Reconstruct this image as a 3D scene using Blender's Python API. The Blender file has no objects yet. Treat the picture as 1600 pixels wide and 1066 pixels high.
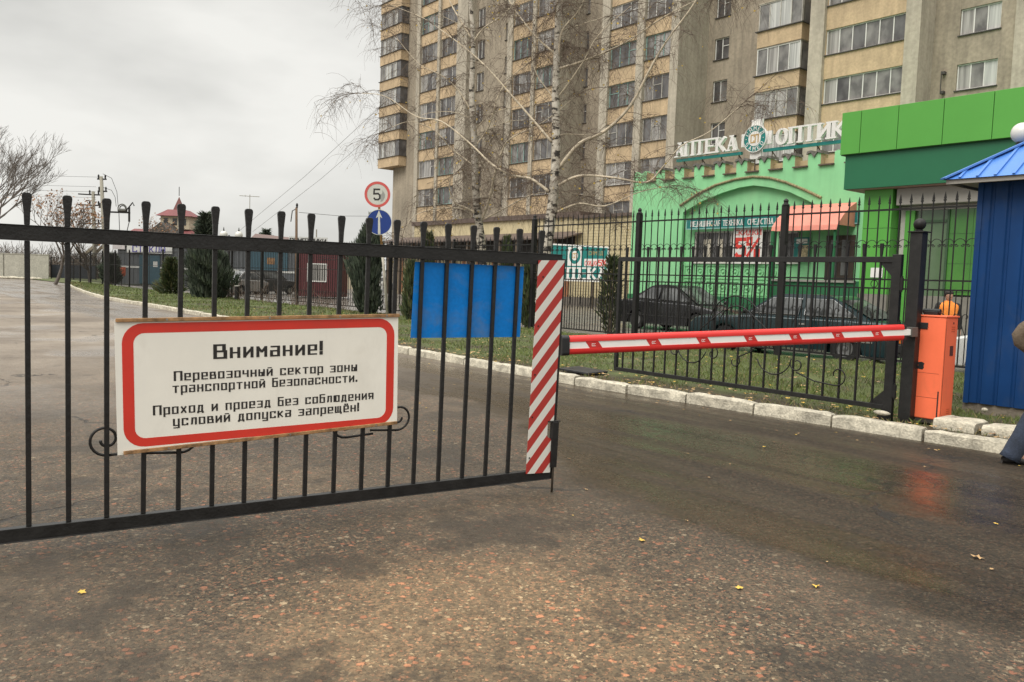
import bpy, bmesh, math, random
from math import sin, cos, pi, radians
from mathutils import Vector, Matrix, noise as mnoise
random.seed(7)
C = bpy.context.scene
COL = C.collection

# ---------------------------------------------------------------- camera
# X runs along the street (towards the kiosk), Y away across the road, Z up; the camera stands over the origin
FPX = 1300.0                      # focal length in pixels of the 1600 px wide photo
YAW, PITCH, ROLL, CAM_H = radians(38.5), radians(4.0895), radians(1.976), 1.5
def o2n(v):                       # view-aligned axes to street axes
    return Vector((v[0]*sin(YAW)-v[1]*cos(YAW), v[0]*cos(YAW)+v[1]*sin(YAW), v[2]))
_f = Vector((0, cos(PITCH), -sin(PITCH))); _u = Vector((0, sin(PITCH), cos(PITCH))); _r = Vector((1, 0, 0))
FW = o2n(_f); RT = o2n(_r*cos(ROLL)+_u*sin(ROLL)); UP = o2n(_u*cos(ROLL)-_r*sin(ROLL))
cam_d = bpy.data.cameras.new("camera"); cam = bpy.data.objects.new("camera", cam_d); COL.objects.link(cam)
cam.matrix_world = Matrix(((RT.x, UP.x, -FW.x, 0), (RT.y, UP.y, -FW.y, 0), (RT.z, UP.z, -FW.z, CAM_H), (0, 0, 0, 1)))
cam_d.sensor_width = 36; cam_d.lens = FPX/1600*36; cam_d.clip_start = 0.05; cam_d.clip_end = 5000
C.camera = cam
_oy = o2n((0, 1, 0))
def at(px, py, depth):            # the point seen at a photo pixel, `depth` metres in front of the camera
    r = FW + RT*((px-800)/FPX) + UP*((533-py)/FPX)
    return Vector((0, 0, CAM_H)) + r*(depth/r.dot(_oy))
FACING = radians(51.5)            # turns a front at local -Y towards the camera

# ---------------------------------------------------------------- sky, sun, exposure
SUN_EL, SUN_ROT = radians(48), radians(205)
w = bpy.data.worlds.new("World"); C.world = w; w.use_nodes = True
nt = w.node_tree; nt.nodes.clear()
def N(nt, t, **k):
    n = nt.nodes.new(t)
    for a, b in k.items(): setattr(n, a, b)
    return n
out = N(nt, 'ShaderNodeOutputWorld'); mix = N(nt, 'ShaderNodeMixShader')
sky = N(nt, 'ShaderNodeTexSky', sky_type='NISHITA', sun_disc=False, sun_elevation=SUN_EL, sun_rotation=SUN_ROT)
b1 = N(nt, 'ShaderNodeBackground'); b1.inputs[1].default_value = 0.08; nt.links.new(sky.outputs[0], b1.inputs[0])
tc = N(nt, 'ShaderNodeTexCoord'); sep = N(nt, 'ShaderNodeSeparateXYZ'); nt.links.new(tc.outputs['Generated'], sep.inputs[0])
# overcast layer: brighter towards the zenith, mottled
mp = N(nt, 'ShaderNodeMapping'); mp.inputs['Scale'].default_value = (1.6, 1.6, 4.2); nt.links.new(tc.outputs['Generated'], mp.inputs[0])
nz = N(nt, 'ShaderNodeTexNoise'); nz.inputs['Scale'].default_value = 1.7; nz.inputs['Detail'].default_value = 5; nz.inputs['Roughness'].default_value = .5
nt.links.new(mp.outputs[0], nz.inputs[0])
cr = N(nt, 'ShaderNodeValToRGB'); cr.color_ramp.elements[0].position = .36; cr.color_ramp.elements[0].color = (.60, .595, .565, 1)
cr.color_ramp.elements[1].position = .60; cr.color_ramp.elements[1].color = (.80, .79, .75, 1)
nt.links.new(nz.outputs[0], cr.inputs[0])
zr = N(nt, 'ShaderNodeMapRange'); zr.inputs[1].default_value = .36; zr.inputs[2].default_value = .95; zr.inputs[3].default_value = 1.0; zr.inputs[4].default_value = 3.4
nt.links.new(sep.outputs[2], zr.inputs[0])
b2 = N(nt, 'ShaderNodeBackground'); nt.links.new(cr.outputs[0], b2.inputs[0]); nt.links.new(zr.outputs[0], b2.inputs[1])
mix.inputs[0].default_value = .96
nt.links.new(b1.outputs[0], mix.inputs[1]); nt.links.new(b2.outputs[0], mix.inputs[2]); nt.links.new(mix.outputs[0], out.inputs[0])
sd = bpy.data.lights.new("sun", 'SUN'); sd.energy = 1.9; sd.angle = radians(38); sd.color = (1, .95, .87)
so = bpy.data.objects.new("sun", sd); COL.objects.link(so)
_sd = Vector((.12*cos(SUN_EL), -.993*cos(SUN_EL), sin(SUN_EL)))
so.rotation_euler = _sd.to_track_quat('Z', 'Y').to_euler(); so.location = (0, 0, 40)
sky.sun_rotation = math.atan2(_sd.x, _sd.y)
C.view_settings.view_transform = 'Standard'; C.view_settings.look = 'None'; C.view_settings.gamma = 1; C.view_settings.exposure = 0.2
try: C.view_settings.use_curve_mapping = False
except Exception: pass

# ---------------------------------------------------------------- materials
def lin(h):
    h = h.lstrip('#'); c = [int(h[i:i+2], 16)/255 for i in (0, 2, 4)]
    return tuple((x/12.92 if x <= .04045 else ((x+.055)/1.055)**2.4) for x in c)
_mc = {}
def mat(name, col, rough=.6, metal=0., var=.15, vs=3., bump=0., bs=40., spec=.5, fine=.0, streak=0.):
    """painted/plaster/metal surface: two noise scales vary the colour, optional vertical streaks and bump"""
    if name in _mc: return _mc[name]
    m = bpy.data.materials.new(name); m.use_nodes = True; t = m.node_tree; p = t.nodes['Principled BSDF']
    p.inputs['Metallic'].default_value = metal; p.inputs['Specular IOR Level'].default_value = spec
    tc = N(t, 'ShaderNodeTexCoord'); n1 = N(t, 'ShaderNodeTexNoise'); n1.inputs['Scale'].default_value = vs; n1.inputs['Detail'].default_value = 6; n1.inputs['Roughness'].default_value = .62
    t.links.new(tc.outputs['Object'], n1.inputs[0])
    cr = N(t, 'ShaderNodeValToRGB'); e = cr.color_ramp.elements
    e[0].position = .3; e[0].color = tuple(max(0, c*(1-var)) for c in col)+(1,)
    e[1].position = .7; e[1].color = tuple(min(1, c*(1+var)) for c in col)+(1,)
    t.links.new(n1.outputs[0], cr.inputs[0]); last = cr.outputs[0]
    def mul(sock, lo, hi, a, b):
        nonlocal last
        mr = N(t, 'ShaderNodeMapRange'); mr.inputs[1].default_value = lo; mr.inputs[2].default_value = hi; mr.inputs[3].default_value = a; mr.inputs[4].default_value = b
        t.links.new(sock, mr.inputs[0])
        mx = N(t, 'ShaderNodeMix', data_type='RGBA', blend_type='MULTIPLY'); mx.inputs[0].default_value = 1
        t.links.new(last, mx.inputs[6]); t.links.new(mr.outputs[0], mx.inputs[7]); last = mx.outputs[2]
    if streak:
        mp = N(t, 'ShaderNodeMapping'); mp.inputs['Scale'].default_value = (2.2, 2.2, .22); t.links.new(tc.outputs['Object'], mp.inputs[0])
        n3 = N(t, 'ShaderNodeTexNoise'); n3.inputs['Scale'].default_value = 1.5; n3.inputs['Detail'].default_value = 4; t.links.new(mp.outputs[0], n3.inputs[0])
        mul(n3.outputs[0], .35, .6, 1-streak, 1.0)
    if fine:
        n4 = N(t, 'ShaderNodeTexNoise'); n4.inputs['Scale'].default_value = bs; n4.inputs['Detail'].default_value = 3; t.links.new(tc.outputs['Object'], n4.inputs[0])
        mul(n4.outputs[0], .3, .7, 1-fine, 1+fine*.4)
    t.links.new(last, p.inputs['Base Color'])
    rr = N(t, 'ShaderNodeMapRange'); rr.inputs[3].default_value = max(.03, rough-.1); rr.inputs[4].default_value = min(1, rough+.1)
    t.links.new(n1.outputs[0], rr.inputs[0]); t.links.new(rr.outputs[0], p.inputs['Roughness'])
    if bump:
        n2 = N(t, 'ShaderNodeTexNoise'); n2.inputs['Scale'].default_value = bs; n2.inputs['Detail'].default_value = 4; t.links.new(tc.outputs['Object'], n2.inputs[0])
        b = N(t, 'ShaderNodeBump'); b.inputs['Strength'].default_value = bump; b.inputs['Distance'].default_value = .02
        t.links.new(n2.outputs[0], b.inputs['Height']); t.links.new(b.outputs[0], p.inputs['Normal'])
    _mc[name] = m; return m

# ---------------------------------------------------------------- mesh helpers
class MB:
    def __init__(s): s.v = []; s.f = []; s.m = []; s.mi = 0
    def add(s, vs, fs):
        b = len(s.v); s.v += [tuple(v) for v in vs]; s.f += [tuple(b+i for i in f) for f in fs]; s.m += [s.mi]*len(fs); return s
    def box(s, x0, x1, y0, y1, z0, z1):
        v = [(x0,y0,z0),(x1,y0,z0),(x1,y1,z0),(x0,y1,z0),(x0,y0,z1),(x1,y0,z1),(x1,y1,z1),(x0,y1,z1)]
        return s.add(v, [(0,3,2,1),(4,5,6,7),(0,1,5,4),(1,2,6,5),(2,3,7,6),(3,0,4,7)])
    def hexa(s, v): return s.add(v, [(0,3,2,1),(4,5,6,7),(0,1,5,4),(1,2,6,5),(2,3,7,6),(3,0,4,7)])
    def prism(s, poly, y0, y1):          # polygon in xz (counter-clockwise seen from -Y), extruded along y
        n = len(poly); v = [(x,y0,z) for x, z in poly]+[(x,y1,z) for x, z in poly]
        f = [tuple(range(n)), tuple(range(2*n-1, n-1, -1))]+[(i, i+n, (i+1)%n+n, (i+1)%n) for i in range(n)]
        return s.add(v, f)
    def prismz(s, poly, z0, z1):         # polygon in xy (ccw from above)
        n = len(poly); v = [(x,y,z0) for x, y in poly]+[(x,y,z1) for x, y in poly]
        f = [tuple(range(n-1, -1, -1)), tuple(range(n, 2*n))]+[(i, (i+1)%n, (i+1)%n+n, i+n) for i in range(n)]
        return s.add(v, f)
    def prismx(s, poly, x0, x1):         # polygon in yz
        n = len(poly); v = [(x0,y,z) for y, z in poly]+[(x1,y,z) for y, z in poly]
        f = [tuple(range(n-1, -1, -1)), tuple(range(n, 2*n))]+[(i, (i+1)%n, (i+1)%n+n, i+n) for i in range(n)]
        return s.add(v, f)
    def tube(s, pts, r, n=6, cap=True):
        pts = [Vector(p) for p in pts]; k = len(pts)
        rs = r if isinstance(r, (list, tuple)) else [r]*k
        b = len(s.v); up = None
        for i, p in enumerate(pts):
            t = (pts[min(i+1, k-1)]-pts[max(i-1, 0)])
            t = t.normalized() if t.length > 1e-9 else Vector((0, 0, 1))
            if up is None:
                up = Vector((0, 0, 1)) if abs(t.z) < .9 else Vector((1, 0, 0))
            a = t.cross(up)
            if a.length < 1e-6: a = t.cross(Vector((.3, .9, .1)))
            a.normalize(); c = a.cross(t).normalized(); up = c
            for j in range(n):
                q = 2*pi*j/n+pi/n; s.v.append(tuple(p+(a*cos(q)+c*sin(q))*rs[i]))
        for i in range(k-1):
            for j in range(n):
                s.f.append((b+i*n+j, b+i*n+(j+1)%n, b+(i+1)*n+(j+1)%n, b+(i+1)*n+j)); s.m.append(s.mi)
        if cap:
            s.f.append(tuple(b+j for j in range(n-1, -1, -1))); s.m.append(s.mi)
            s.f.append(tuple(b+(k-1)*n+j for j in range(n))); s.m.append(s.mi)
        return s
    def lathe(s, prof, c=(0,0,0), n=16, cap=True):
        b = len(s.v); c = Vector(c); k = len(prof)
        for r, z in prof:
            for j in range(n):
                q = 2*pi*j/n; s.v.append((c.x+r*cos(q), c.y+r*sin(q), c.z+z))
        for i in range(k-1):
            for j in range(n):
                s.f.append((b+i*n+j, b+i*n+(j+1)%n, b+(i+1)*n+(j+1)%n, b+(i+1)*n+j)); s.m.append(s.mi)
        if cap:
            s.f.append(tuple(b+j for j in range(n-1, -1, -1))); s.m.append(s.mi)
            s.f.append(tuple(b+(k-1)*n+j for j in range(n))); s.m.append(s.mi)
        return s
    def loft(s, rings, n=18):          # rings: (centre, half width, half depth), stacked roughly along z
        b = len(s.v)
        for c, hw, hd in rings:
            for j in range(n):
                q = 2*pi*j/n; x, y = cos(q), sin(q); e = .75; s.v.append((c[0]+hw*math.copysign(abs(x)**e, x), c[1]+hd*math.copysign(abs(y)**e, y), c[2]))
        for i in range(len(rings)-1):
            for j in range(n): s.f.append((b+i*n+j, b+i*n+(j+1)%n, b+(i+1)*n+(j+1)%n, b+(i+1)*n+j)); s.m.append(s.mi)
        s.f.append(tuple(b+j for j in range(n-1, -1, -1))); s.m.append(s.mi); s.f.append(tuple(b+(len(rings)-1)*n+j for j in range(n))); s.m.append(s.mi)
        return s
    def ball(s, c, r, n=16, k=9, sc=(1,1,1)):
        prof = [(max(1e-4, r*sin(pi*i/k))*1.0, -r*cos(pi*i/k)) for i in range(k+1)]
        b = len(s.v); s.lathe(prof, (0,0,0), n)
        for i in range(b, len(s.v)):
            x, y, z = s.v[i]; s.v[i] = (c[0]+x*sc[0], c[1]+y*sc[1], c[2]+z*sc[2])
        return s
    def bar(s, p, q, wd, ht):            # rectangular bar between two points; ht is across, roughly vertical
        p = Vector(p); q = Vector(q); t = (q-p).normalized(); u = Vector((0,0,1)) if abs(t.z) < .95 else Vector((1,0,0))
        a = t.cross(u).normalized(); c = a.cross(t)
        v = []
        for o in (p, q):
            for i, j in ((-1,-1),(1,-1),(1,1),(-1,1)): v.append(o+a*(i*wd/2)+c*(j*ht/2))
        return s.add(v, [(0,3,2,1),(4,5,6,7),(0,1,5,4),(1,2,6,5),(2,3,7,6),(3,0,4,7)])
    def xf(s, M, start=0):
        for i in range(start, len(s.v)): s.v[i] = tuple(M @ Vector(s.v[i]))
        return s
    def build(s, name, mats, parent=None, smooth=False, bevel=0, label=None, kind=None):
        me = bpy.data.meshes.new(name); me.from_pydata(s.v, [], s.f)
        if not isinstance(mats, (list, tuple)): mats = [mats]
        for m in mats: me.materials.append(m)
        if len(mats) > 1: me.polygons.foreach_set('material_index', s.m)
        if smooth: me.polygons.foreach_set('use_smooth', [True]*len(me.polygons))
        me.update()
        o = bpy.data.objects.new(name, me); COL.objects.link(o)
        if parent: o.parent = parent
        if bevel:
            b = o.modifiers.new('bevel', 'BEVEL'); b.width = bevel; b.segments = 2; b.limit_method = 'ANGLE'
        if smooth == 2:
            try: me.set_sharp_from_angle(angle=radians(40))
            except Exception: pass
        if label: o['label'] = label
        if kind: o['kind'] = kind
        return o
def tag(o, label, cat, group=None):
    o['label'] = label; o['category'] = cat
    if group: o['group'] = group
    return o
def thing(name, label, cat, loc=(0,0,0), rotz=0, group=None, mw=None):
    o = bpy.data.objects.new(name, None); COL.objects.link(o); o.empty_display_size = .2
    if mw is not None: o.matrix_world = mw
    else: o.location = loc; o.rotation_euler = (0, 0, rotz)
    return tag(o, label, cat, group)
def struct(o): o['kind'] = 'structure'; return o
def dupe(o, parent, loc, name=None):
    c = o.copy(); COL.objects.link(c); c.parent = parent; c.location = loc; return c

# ---------------------------------------------------------------- lettering: pen strokes on a 4 x 6 grid
A_ = [(4*.5+2*cos(a), 3+3*sin(a)) for a in [2*pi*i/20 for i in range(21)]]
GL = {
 'А':[[(0,0),(0,4.9),(1,6),(3,6),(4,4.9),(4,0)],[(0,2.6),(4,2.6)]],
 'В':[[(3.5,3.2),(3.5,6),(0,6),(0,0),(4,0),(4,3.1),(0,3.1)]],'В2':[],
 'Б':[[(3.7,6),(0,6),(0,0),(4,0),(4,3.3),(0,3.3)]],
 'Д':[[(0,-1),(0,0),(4.2,0),(4.2,-1)],[(.5,0),(1,6),(3.6,6),(3.6,0)]],
 'Е':[[(3.8,6),(0,6),(0,0),(3.8,0)],[(0,3),(3.2,3)]],
 'З':[[(0,6),(4,6),(4,0),(0,0)],[(1,3),(4,3)]],
 'И':[[(0,6),(0,0)],[(4,6),(4,0)],[(.2,.7),(3.8,5.3)]],
 'К':[[(0,0),(0,6)],[(0,3),(1.4,3)],[(1.2,3),(3.9,6)],[(1.2,3),(4,0)]],
 'Л':[[(0,0),(.7,.6),(1,6),(4,6),(4,0)]],
 'М':[[(0,0),(0,6)],[(.2,5.7),(2.2,2.8),(4.2,5.7)],[(4.4,6),(4.4,0)]],
 'Н':[[(0,0),(0,6)],[(4,0),(4,6)],[(0,3),(4,3)]],
 'О':[[(0,0),(0,6),(4,6),(4,0),(0,0)]],
 'П':[[(0,0),(0,6),(4,6),(4,0)]],
 'Р':[[(0,0),(0,6),(4,6),(4,2.6),(0,2.6)]],
 'С':[[(4,4.8),(4,6),(0,6),(0,0),(4,0),(4,1.2)]],
 'Т':[[(2,0),(2,6)],[(0,6),(4,6)]],
 'Х':[[(0,0),(4,6)],[(0,6),(4,0)]],
 'Ц':[[(0,6),(0,0),(4,0),(4.5,0),(4.5,-1)],[(3.9,0),(3.9,6)]],
 'Ч':[[(0,6),(0,2.8),(4,2.8)],[(4,6),(4,0)]],
 'Ь':[[(0,6),(0,0),(3.6,0),(3.6,3.3),(0,3.3)]],
 'Ы':[[(0,6),(0,0),(2.7,0),(2.7,3.3),(0,3.3)],[(4.4,6),(4.4,0)]],
 'Щ':[[(0,6),(0,0),(5,0),(5.5,0),(5.5,-1.3)],[(2.4,6),(2.4,0)],[(4.8,6),(4.8,0)]],
 'Ю':[[(0,0),(0,6)],[(0,3),(1.5,3)],[(1.5,0),(1.5,6),(4.8,6),(4.8,0),(1.5,0)]],
 'Я':[[(4,0),(4,6),(0,6),(0,2.8),(4,2.8)],[(1.7,2.8),(0,0)]],
 'а':[[(.3,6),(4,6),(4,0),(0,0),(0,3.2),(4,3.2)]],
 'е':[[(4,0),(0,0),(0,6),(4,6),(4,2.8),(0,2.8)]],
 'р':[[(0,-2.2),(0,6),(4,6),(4,0),(0,0)]],
 'у':[[(0,6),(0,0),(4,0)],[(4,6),(4,-2.2),(.4,-2.2)]],
 'б':[[(4,8.2),(0,8.2),(0,0),(4,0),(4,5),(0,5)]],
 'S':[[(4,6),(0,6),(0,3),(4,3),(4,0),(0,0)]],
 'Э':[[(0,6),(4,6),(4,0),(0,0)],[(1,3),(4,3)]],
 '.':[[(0,0),(0,.9)]], '!':[[(0,0),(0,.9)],[(0,2),(0,6)]], '-':[[(0,3),(3,3)]],
 '5':[[(3.8,6),(.3,6),(.1,3.4),(3,3.5),(4,2.6),(4,.9),(3,0),(.9,0),(0,.9)]],
 '4':[[(3,0),(3,6)],[(3,6),(0,1.8)],[(0,1.8),(4,1.8)]], '3':[[(0,6),(4,6),(4,0),(0,0)],[(1,3),(4,3)]],
 '9':[[(0,0),(4,0),(4,6),(0,6),(0,2.8),(4,2.8)]], '1':[[(1,4.8),(2,6),(2,0)]], '0':[[(0,0),(0,6),(4,6),(4,0),(0,0)]],
 '%':[[(0,0),(5,6)],[(0,4),(0,6),(1.6,6),(1.6,4),(0,4)],[(3.4,0),(3.4,2),(5,2),(5,0),(3.4,0)]],
}
for a, b in (('D','Д'),): pass
GL['A'] = [[(0,0),(2,6),(4,0)],[(.8,2.1),(3.2,2.1)]]; GL['M'] = GL['М']; GL['E'] = GL['Е']; GL['D'] = [[(0,0),(0,6),(2.6,6),(4,4.6),(4,1.4),(2.6,0),(0,0)]]
GL['И'.lower()] = GL['И']
SERIF = {'А':[[(.2,0),(2,6),(3.8,0)],[(1,2),(3,2)]], 'О':[A_], 'С':[[(2+2*cos(a), 3+3*sin(a)) for a in [radians(50+26*i) for i in range(11)]]],
 'Д':[[(0,-1),(0,0),(4.2,0),(4.2,-1)],[(.7,0),(2,6),(3.6,0)]]}
SERIF['A'] = SERIF['А']; SERIF['С'.lower()] = SERIF['С']
def glyph(ch, wv, wh, serif=False):
    """stroke quads (4 points each) of one character, its advance width and scale; lower case is three quarters high"""
    k, dots, brv = 1.0, False, False
    key = ch
    if ch == 'ё': key, dots = 'е', True
    elif ch in 'йЙ': key, brv = 'И', True
    low = ch.islower()
    if low:
        k = .74
        if key not in ('а','е','р','у','б'): key = key.upper()
    src = (SERIF if serif and key in SERIF else GL).get(key, [])
    src = [list(p) for p in src]
    if dots: src += [[(.9,7.2),(.9,8.2)],[(3.1,7.2),(3.1,8.2)]]
    if brv: src += [[(.9,7.6),(3.1,7.6)]]
    qs = []; xs = [0]
    for pl in src:
        for i in range(len(pl)-1):
            (x0,y0),(x1,y1) = pl[i], pl[i+1]
            dx, dy = x1-x0, y1-y0; L = math.hypot(dx, dy) or 1
            vert = abs(dy)/L; th = wh+(wv-wh)*vert**2
            if serif and dx*dy > 0 and len(pl) <= 3 and ch not in 'КИ': th = wh*1.1
            th /= (k**.5)
            e = (wv if vert < .3 else wh)*.5/(k**.5)
            if min(vert, 1-vert) > .02 and not (serif and len(pl) > 6): e *= .3
            if serif and len(pl) > 6: e = .12
            ux, uy = dx/L, dy/L; nx, ny = -uy*th/2, ux*th/2
            ax, ay, bx, by = x0-ux*e, y0-uy*e, x1+ux*e, y1+uy*e
            qs.append([(ax-nx,ay-ny),(bx-nx,by-ny),(bx+nx,by+ny),(ax+nx,ay+ny)]); xs += [x0, x1]
            if serif and vert > .75 and len(pl) <= 4:
                for (sx, sy) in ((x0,y0),(x1,y1)):
                    if sy in (0,6): qs.append([(sx-wv*.85,sy-wh*.45),(sx+wv*.85,sy-wh*.45),(sx+wv*.85,sy+wh*.45),(sx-wv*.85,sy+wh*.45)])
    qs = [[(x*k, y*k) for x, y in q] for q in qs]
    return qs, (max(xs)*k if ch != ' ' else 1.6)
def text_width(txt, wv, gap, serif=False):
    return sum(glyph(c, wv, wv, serif)[1]+gap for c in txt)-gap
def write(mb, txt, x, z, h, y=0., th=.004, wv=1.15, wh=.75, gap=2.0, width=None, serif=False, align='l'):
    """letters in the xz plane facing -Y with base line at z; squeezed or stretched to `width` when given"""
    W = text_width(txt, wv, gap, serif); sz = h/6; sx = (width/W) if width else sz
    if align == 'c': x -= W*sx/2
    cx = 0; i = 0
    for ch in txt:
        qs, adv = glyph(ch, wv, wh, serif)
        for q in qs:
            i += 1; o = (i % 7)*.00015
            mb.prism([(x+(cx+a)*sx, z+b*sz) for a, b in q], y-th-o, y+.0005)
        cx += adv+gap
    return mb
def rrect(x0, x1, z0, z1, r, n=6):
    pts = []
    for cx, cz, a0 in ((x1-r,z0+r,-90),(x1-r,z1-r,0),(x0+r,z1-r,90),(x0+r,z0+r,180)):
        for i in range(n+1):
            a = radians(a0+90*i/n); pts.append((cx+r*cos(a), cz+r*sin(a)))
    return pts
def ring(mb, outer, inner, y0, y1):
    n = len(outer); v = [(x,y0,z) for x, z in outer]+[(x,y0,z) for x, z in inner]+[(x,y1,z) for x, z in outer]+[(x,y1,z) for x, z in inner]
    f = []
    for i in range(n):
        j = (i+1) % n
        f += [(i,j,n+j,n+i), (i,2*n+i,2*n+j,j), (n+i,n+j,3*n+j,3*n+i)]
    mb.add(v, f)
def arc(cx, cz, r, a0, a1, n=14, y=0, r1=None):
    r1 = r if r1 is None else r1
    return [(cx+(r+(r1-r)*i/n)*cos(radians(a0+(a1-a0)*i/n)), y, cz+(r+(r1-r)*i/n)*sin(radians(a0+(a1-a0)*i/n))) for i in range(n+1)]
# ================================================================ ground, road, lawns, kerb
def asphalt():
    m = bpy.data.materials.new('asphalt'); m.use_nodes = True; t = m.node_tree; p = t.nodes['Principled BSDF']; L = t.links.new
    tc = N(t, 'ShaderNodeTexCoord'); co = tc.outputs['Object']
    sp = N(t, 'ShaderNodeSeparateXYZ'); L(co, sp.inputs[0])
    def noise(sc, det=4, rough=.6, vec=None, dist=0):
        n = N(t, 'ShaderNodeTexNoise'); n.inputs['Scale'].default_value = sc; n.inputs['Detail'].default_value = det; n.inputs['Roughness'].default_value = rough; n.inputs['Distortion'].default_value = dist
        L(vec or co, n.inputs[0]); return n.outputs[0]
    def mr(s, a, b, c=0, d=1, smooth=True):
        n = N(t, 'ShaderNodeMapRange'); n.interpolation_type = 'SMOOTHSTEP' if smooth else 'LINEAR'
        n.inputs[1].default_value = a; n.inputs[2].default_value = b; n.inputs[3].default_value = c; n.inputs[4].default_value = d; L(s, n.inputs[0]); return n.outputs[0]
    def mth(op, a, b=None):
        n = N(t, 'ShaderNodeMath', operation=op)
        for i, q in enumerate((a, b)):
            if q is None: continue
            if isinstance(q, (int, float)): n.inputs[i].default_value = q
            else: L(q, n.inputs[i])
        return n.outputs[0]
    def mixc(f, a, b, mode='MIX'):
        n = N(t, 'ShaderNodeMix', data_type='RGBA', blend_type=mode)
        if isinstance(f, (int, float)): n.inputs[0].default_value = f
        else: L(f, n.inputs[0])
        for i, q in ((6, a), (7, b)):
            if isinstance(q, tuple): n.inputs[i].default_value = q+(1,)
            else: L(q, n.inputs[i])
        return n.outputs[2]
    # worn concrete-asphalt with exposed pinkish stones
    vo = N(t, 'ShaderNodeTexVoronoi'); vo.inputs['Scale'].default_value = 26; vo.inputs['Randomness'].default_value = 1
    wob = N(t, 'ShaderNodeVectorMath', operation='ADD'); nv = N(t, 'ShaderNodeTexNoise'); nv.inputs['Scale'].default_value = 75; nv.inputs['Detail'].default_value = 4; L(co, nv.inputs[0])
    sc = N(t, 'ShaderNodeVectorMath', operation='SCALE'); sc.inputs['Scale'].default_value = .034; L(nv.outputs['Color'], sc.inputs[0]); L(co, wob.inputs[0]); L(sc.outputs[0], wob.inputs[1])
    L(wob.outputs[0], vo.inputs[0])
    s1 = N(t, 'ShaderNodeSeparateColor'); L(vo.outputs['Color'], s1.inputs[0])
    r1 = N(t, 'ShaderNodeValToRGB'); r1.color_ramp.interpolation = 'CONSTANT'; e = r1.color_ramp.elements
    e[0].position = 0; e[0].color = (.058, .046, .034, 1); e[1].position = .30; e[1].color = (.092, .070, .050, 1)
    for pos, c in ((.48, (.040,.034,.028)), (.58, (.150,.108,.074)), (.70, (.28,.120,.075)), (.82, (.120,.094,.068)), (.88, (.34,.160,.100)), (.955, (.31,.255,.185))):
        q = e.new(pos); q.color = c+(1,)
    L(s1.outputs[0], r1.inputs[0])
    stone = mr(vo.outputs['Distance'], .0, .017, 1, .0)
    vo2 = N(t, 'ShaderNodeTexVoronoi'); vo2.inputs['Scale'].default_value = 84; L(wob.outputs[0], vo2.inputs[0])
    s2 = N(t, 'ShaderNodeSeparateColor'); L(vo2.outputs['Color'], s2.inputs[0])
    r2 = N(t, 'ShaderNodeValToRGB'); r2.color_ramp.interpolation = 'CONSTANT'; e = r2.color_ramp.elements
    e[0].position = 0; e[0].color = (.026, .022, .018, 1); e[1].position = .16; e[1].color = (.060, .050, .037, 1)
    for pos, c in ((.42, (.095,.077,.054)), (.66, (.150,.100,.066)), (.80, (.070,.060,.045)), (.90, (.23,.125,.082)), (.96, (.26,.22,.16))):
        q = e.new(pos); q.color = c+(1,)
    L(s2.outputs[1], r2.inputs[0]); fine = r2.outputs[0]
    size = mr(s1.outputs[1], .1, .9, .12, .95)
    vd = mth('MULTIPLY', vo.outputs['Distance'], 1.0)
    inst = mr(mth('DIVIDE', vd, size), .42, .55, 1, 0)
    agg = mixc(mth('MULTIPLY', inst, .95), fine, r1.outputs[0])
    big = noise(.55, 5, .6); pat = mr(big, .42, .66)
    agg = mixc(mth('MULTIPLY', pat, .30), agg, (.25, .190, .132))
    dx = mth('ADD', sp.outputs[0], 2.75); dy = mth('SUBTRACT', sp.outputs[1], 2.15)
    rad = mth('SQRT', mth('ADD', mth('MULTIPLY', dx, dx), mth('MULTIPLY', dy, dy)))
    rad = mth('ADD', rad, mth('MULTIPLY', mth('SUBTRACT', noise(1.6, 5), .5), 1.1))
    agg = mixc(mr(rad, .45, 1.25, 1, 0), agg, (1.70, 1.58, 1.40), 'MULTIPLY'); agg = mixc(mth('MULTIPLY', mr(rad, .45, 1.25, 1, 0), .16), agg, (.25, .190, .128))
    agg = mixc(mth('MULTIPLY', mr(noise(1.1, 6, .7), .49, .60), .70), agg, (.030, .026, .021))
    agg = mixc(mth('MULTIPLY', mth('MULTIPLY', mr(rad, 1.0, 1.9), mr(noise(.45, 4), .30, .55)), .40), agg, (.040, .034, .027))
    # smooth darker carriageway along the kerb, streaked along the traffic
    mpp = N(t, 'ShaderNodeMapping'); mpp.inputs['Scale'].default_value = (.16, 1.5, 1); L(co, mpp.inputs[0])
    stv = noise(1.4, 6, .6, mpp.outputs[0], .3)
    tar = mixc(mr(stv, .38, .62), (.012, .0105, .0078), (.034, .029, .021))
    tar = mixc(mth('MULTIPLY', mr(s2.outputs[0], .80, .95, 0, 1), .30), tar, (.13, .095, .068))
    tar = mixc(.22, tar, fine)
    edge = mth('ADD', 4.05, mth('MULTIPLY', mr(sp.outputs[0], -3.6, -8.0), 1.7))
    yy = mth('ADD', sp.outputs[1], mth('MULTIPLY', mth('SUBTRACT', noise(.9, 5), .5), 1.3))
    strip = mr(mth('SUBTRACT', yy, edge), -.25, .28)
    col = mixc(strip, agg, tar)
    # paler, weathered yard further down the street, wet sky sheen put into its colour
    yard = mr(sp.outputs[0], -6, -17)
    ycol = mixc(mr(noise(.35, 6, .62), .35, .65), (.150, .129, .112), (.26, .232, .205))
    col = mixc(mth('MULTIPLY', yard, mth('SUBTRACT', 1.0, mth('MULTIPLY', strip, .35))), col, ycol)
    col = mixc(1.0, col, (.95, .89, .80), 'MULTIPLY')
    park = mr(sp.outputs[1], 15.7, 15.9)
    col = mixc(park, col, mixc(mr(noise(.8, 5), .3, .7), (.105, .094, .080), (.17, .155, .135)))
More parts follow.
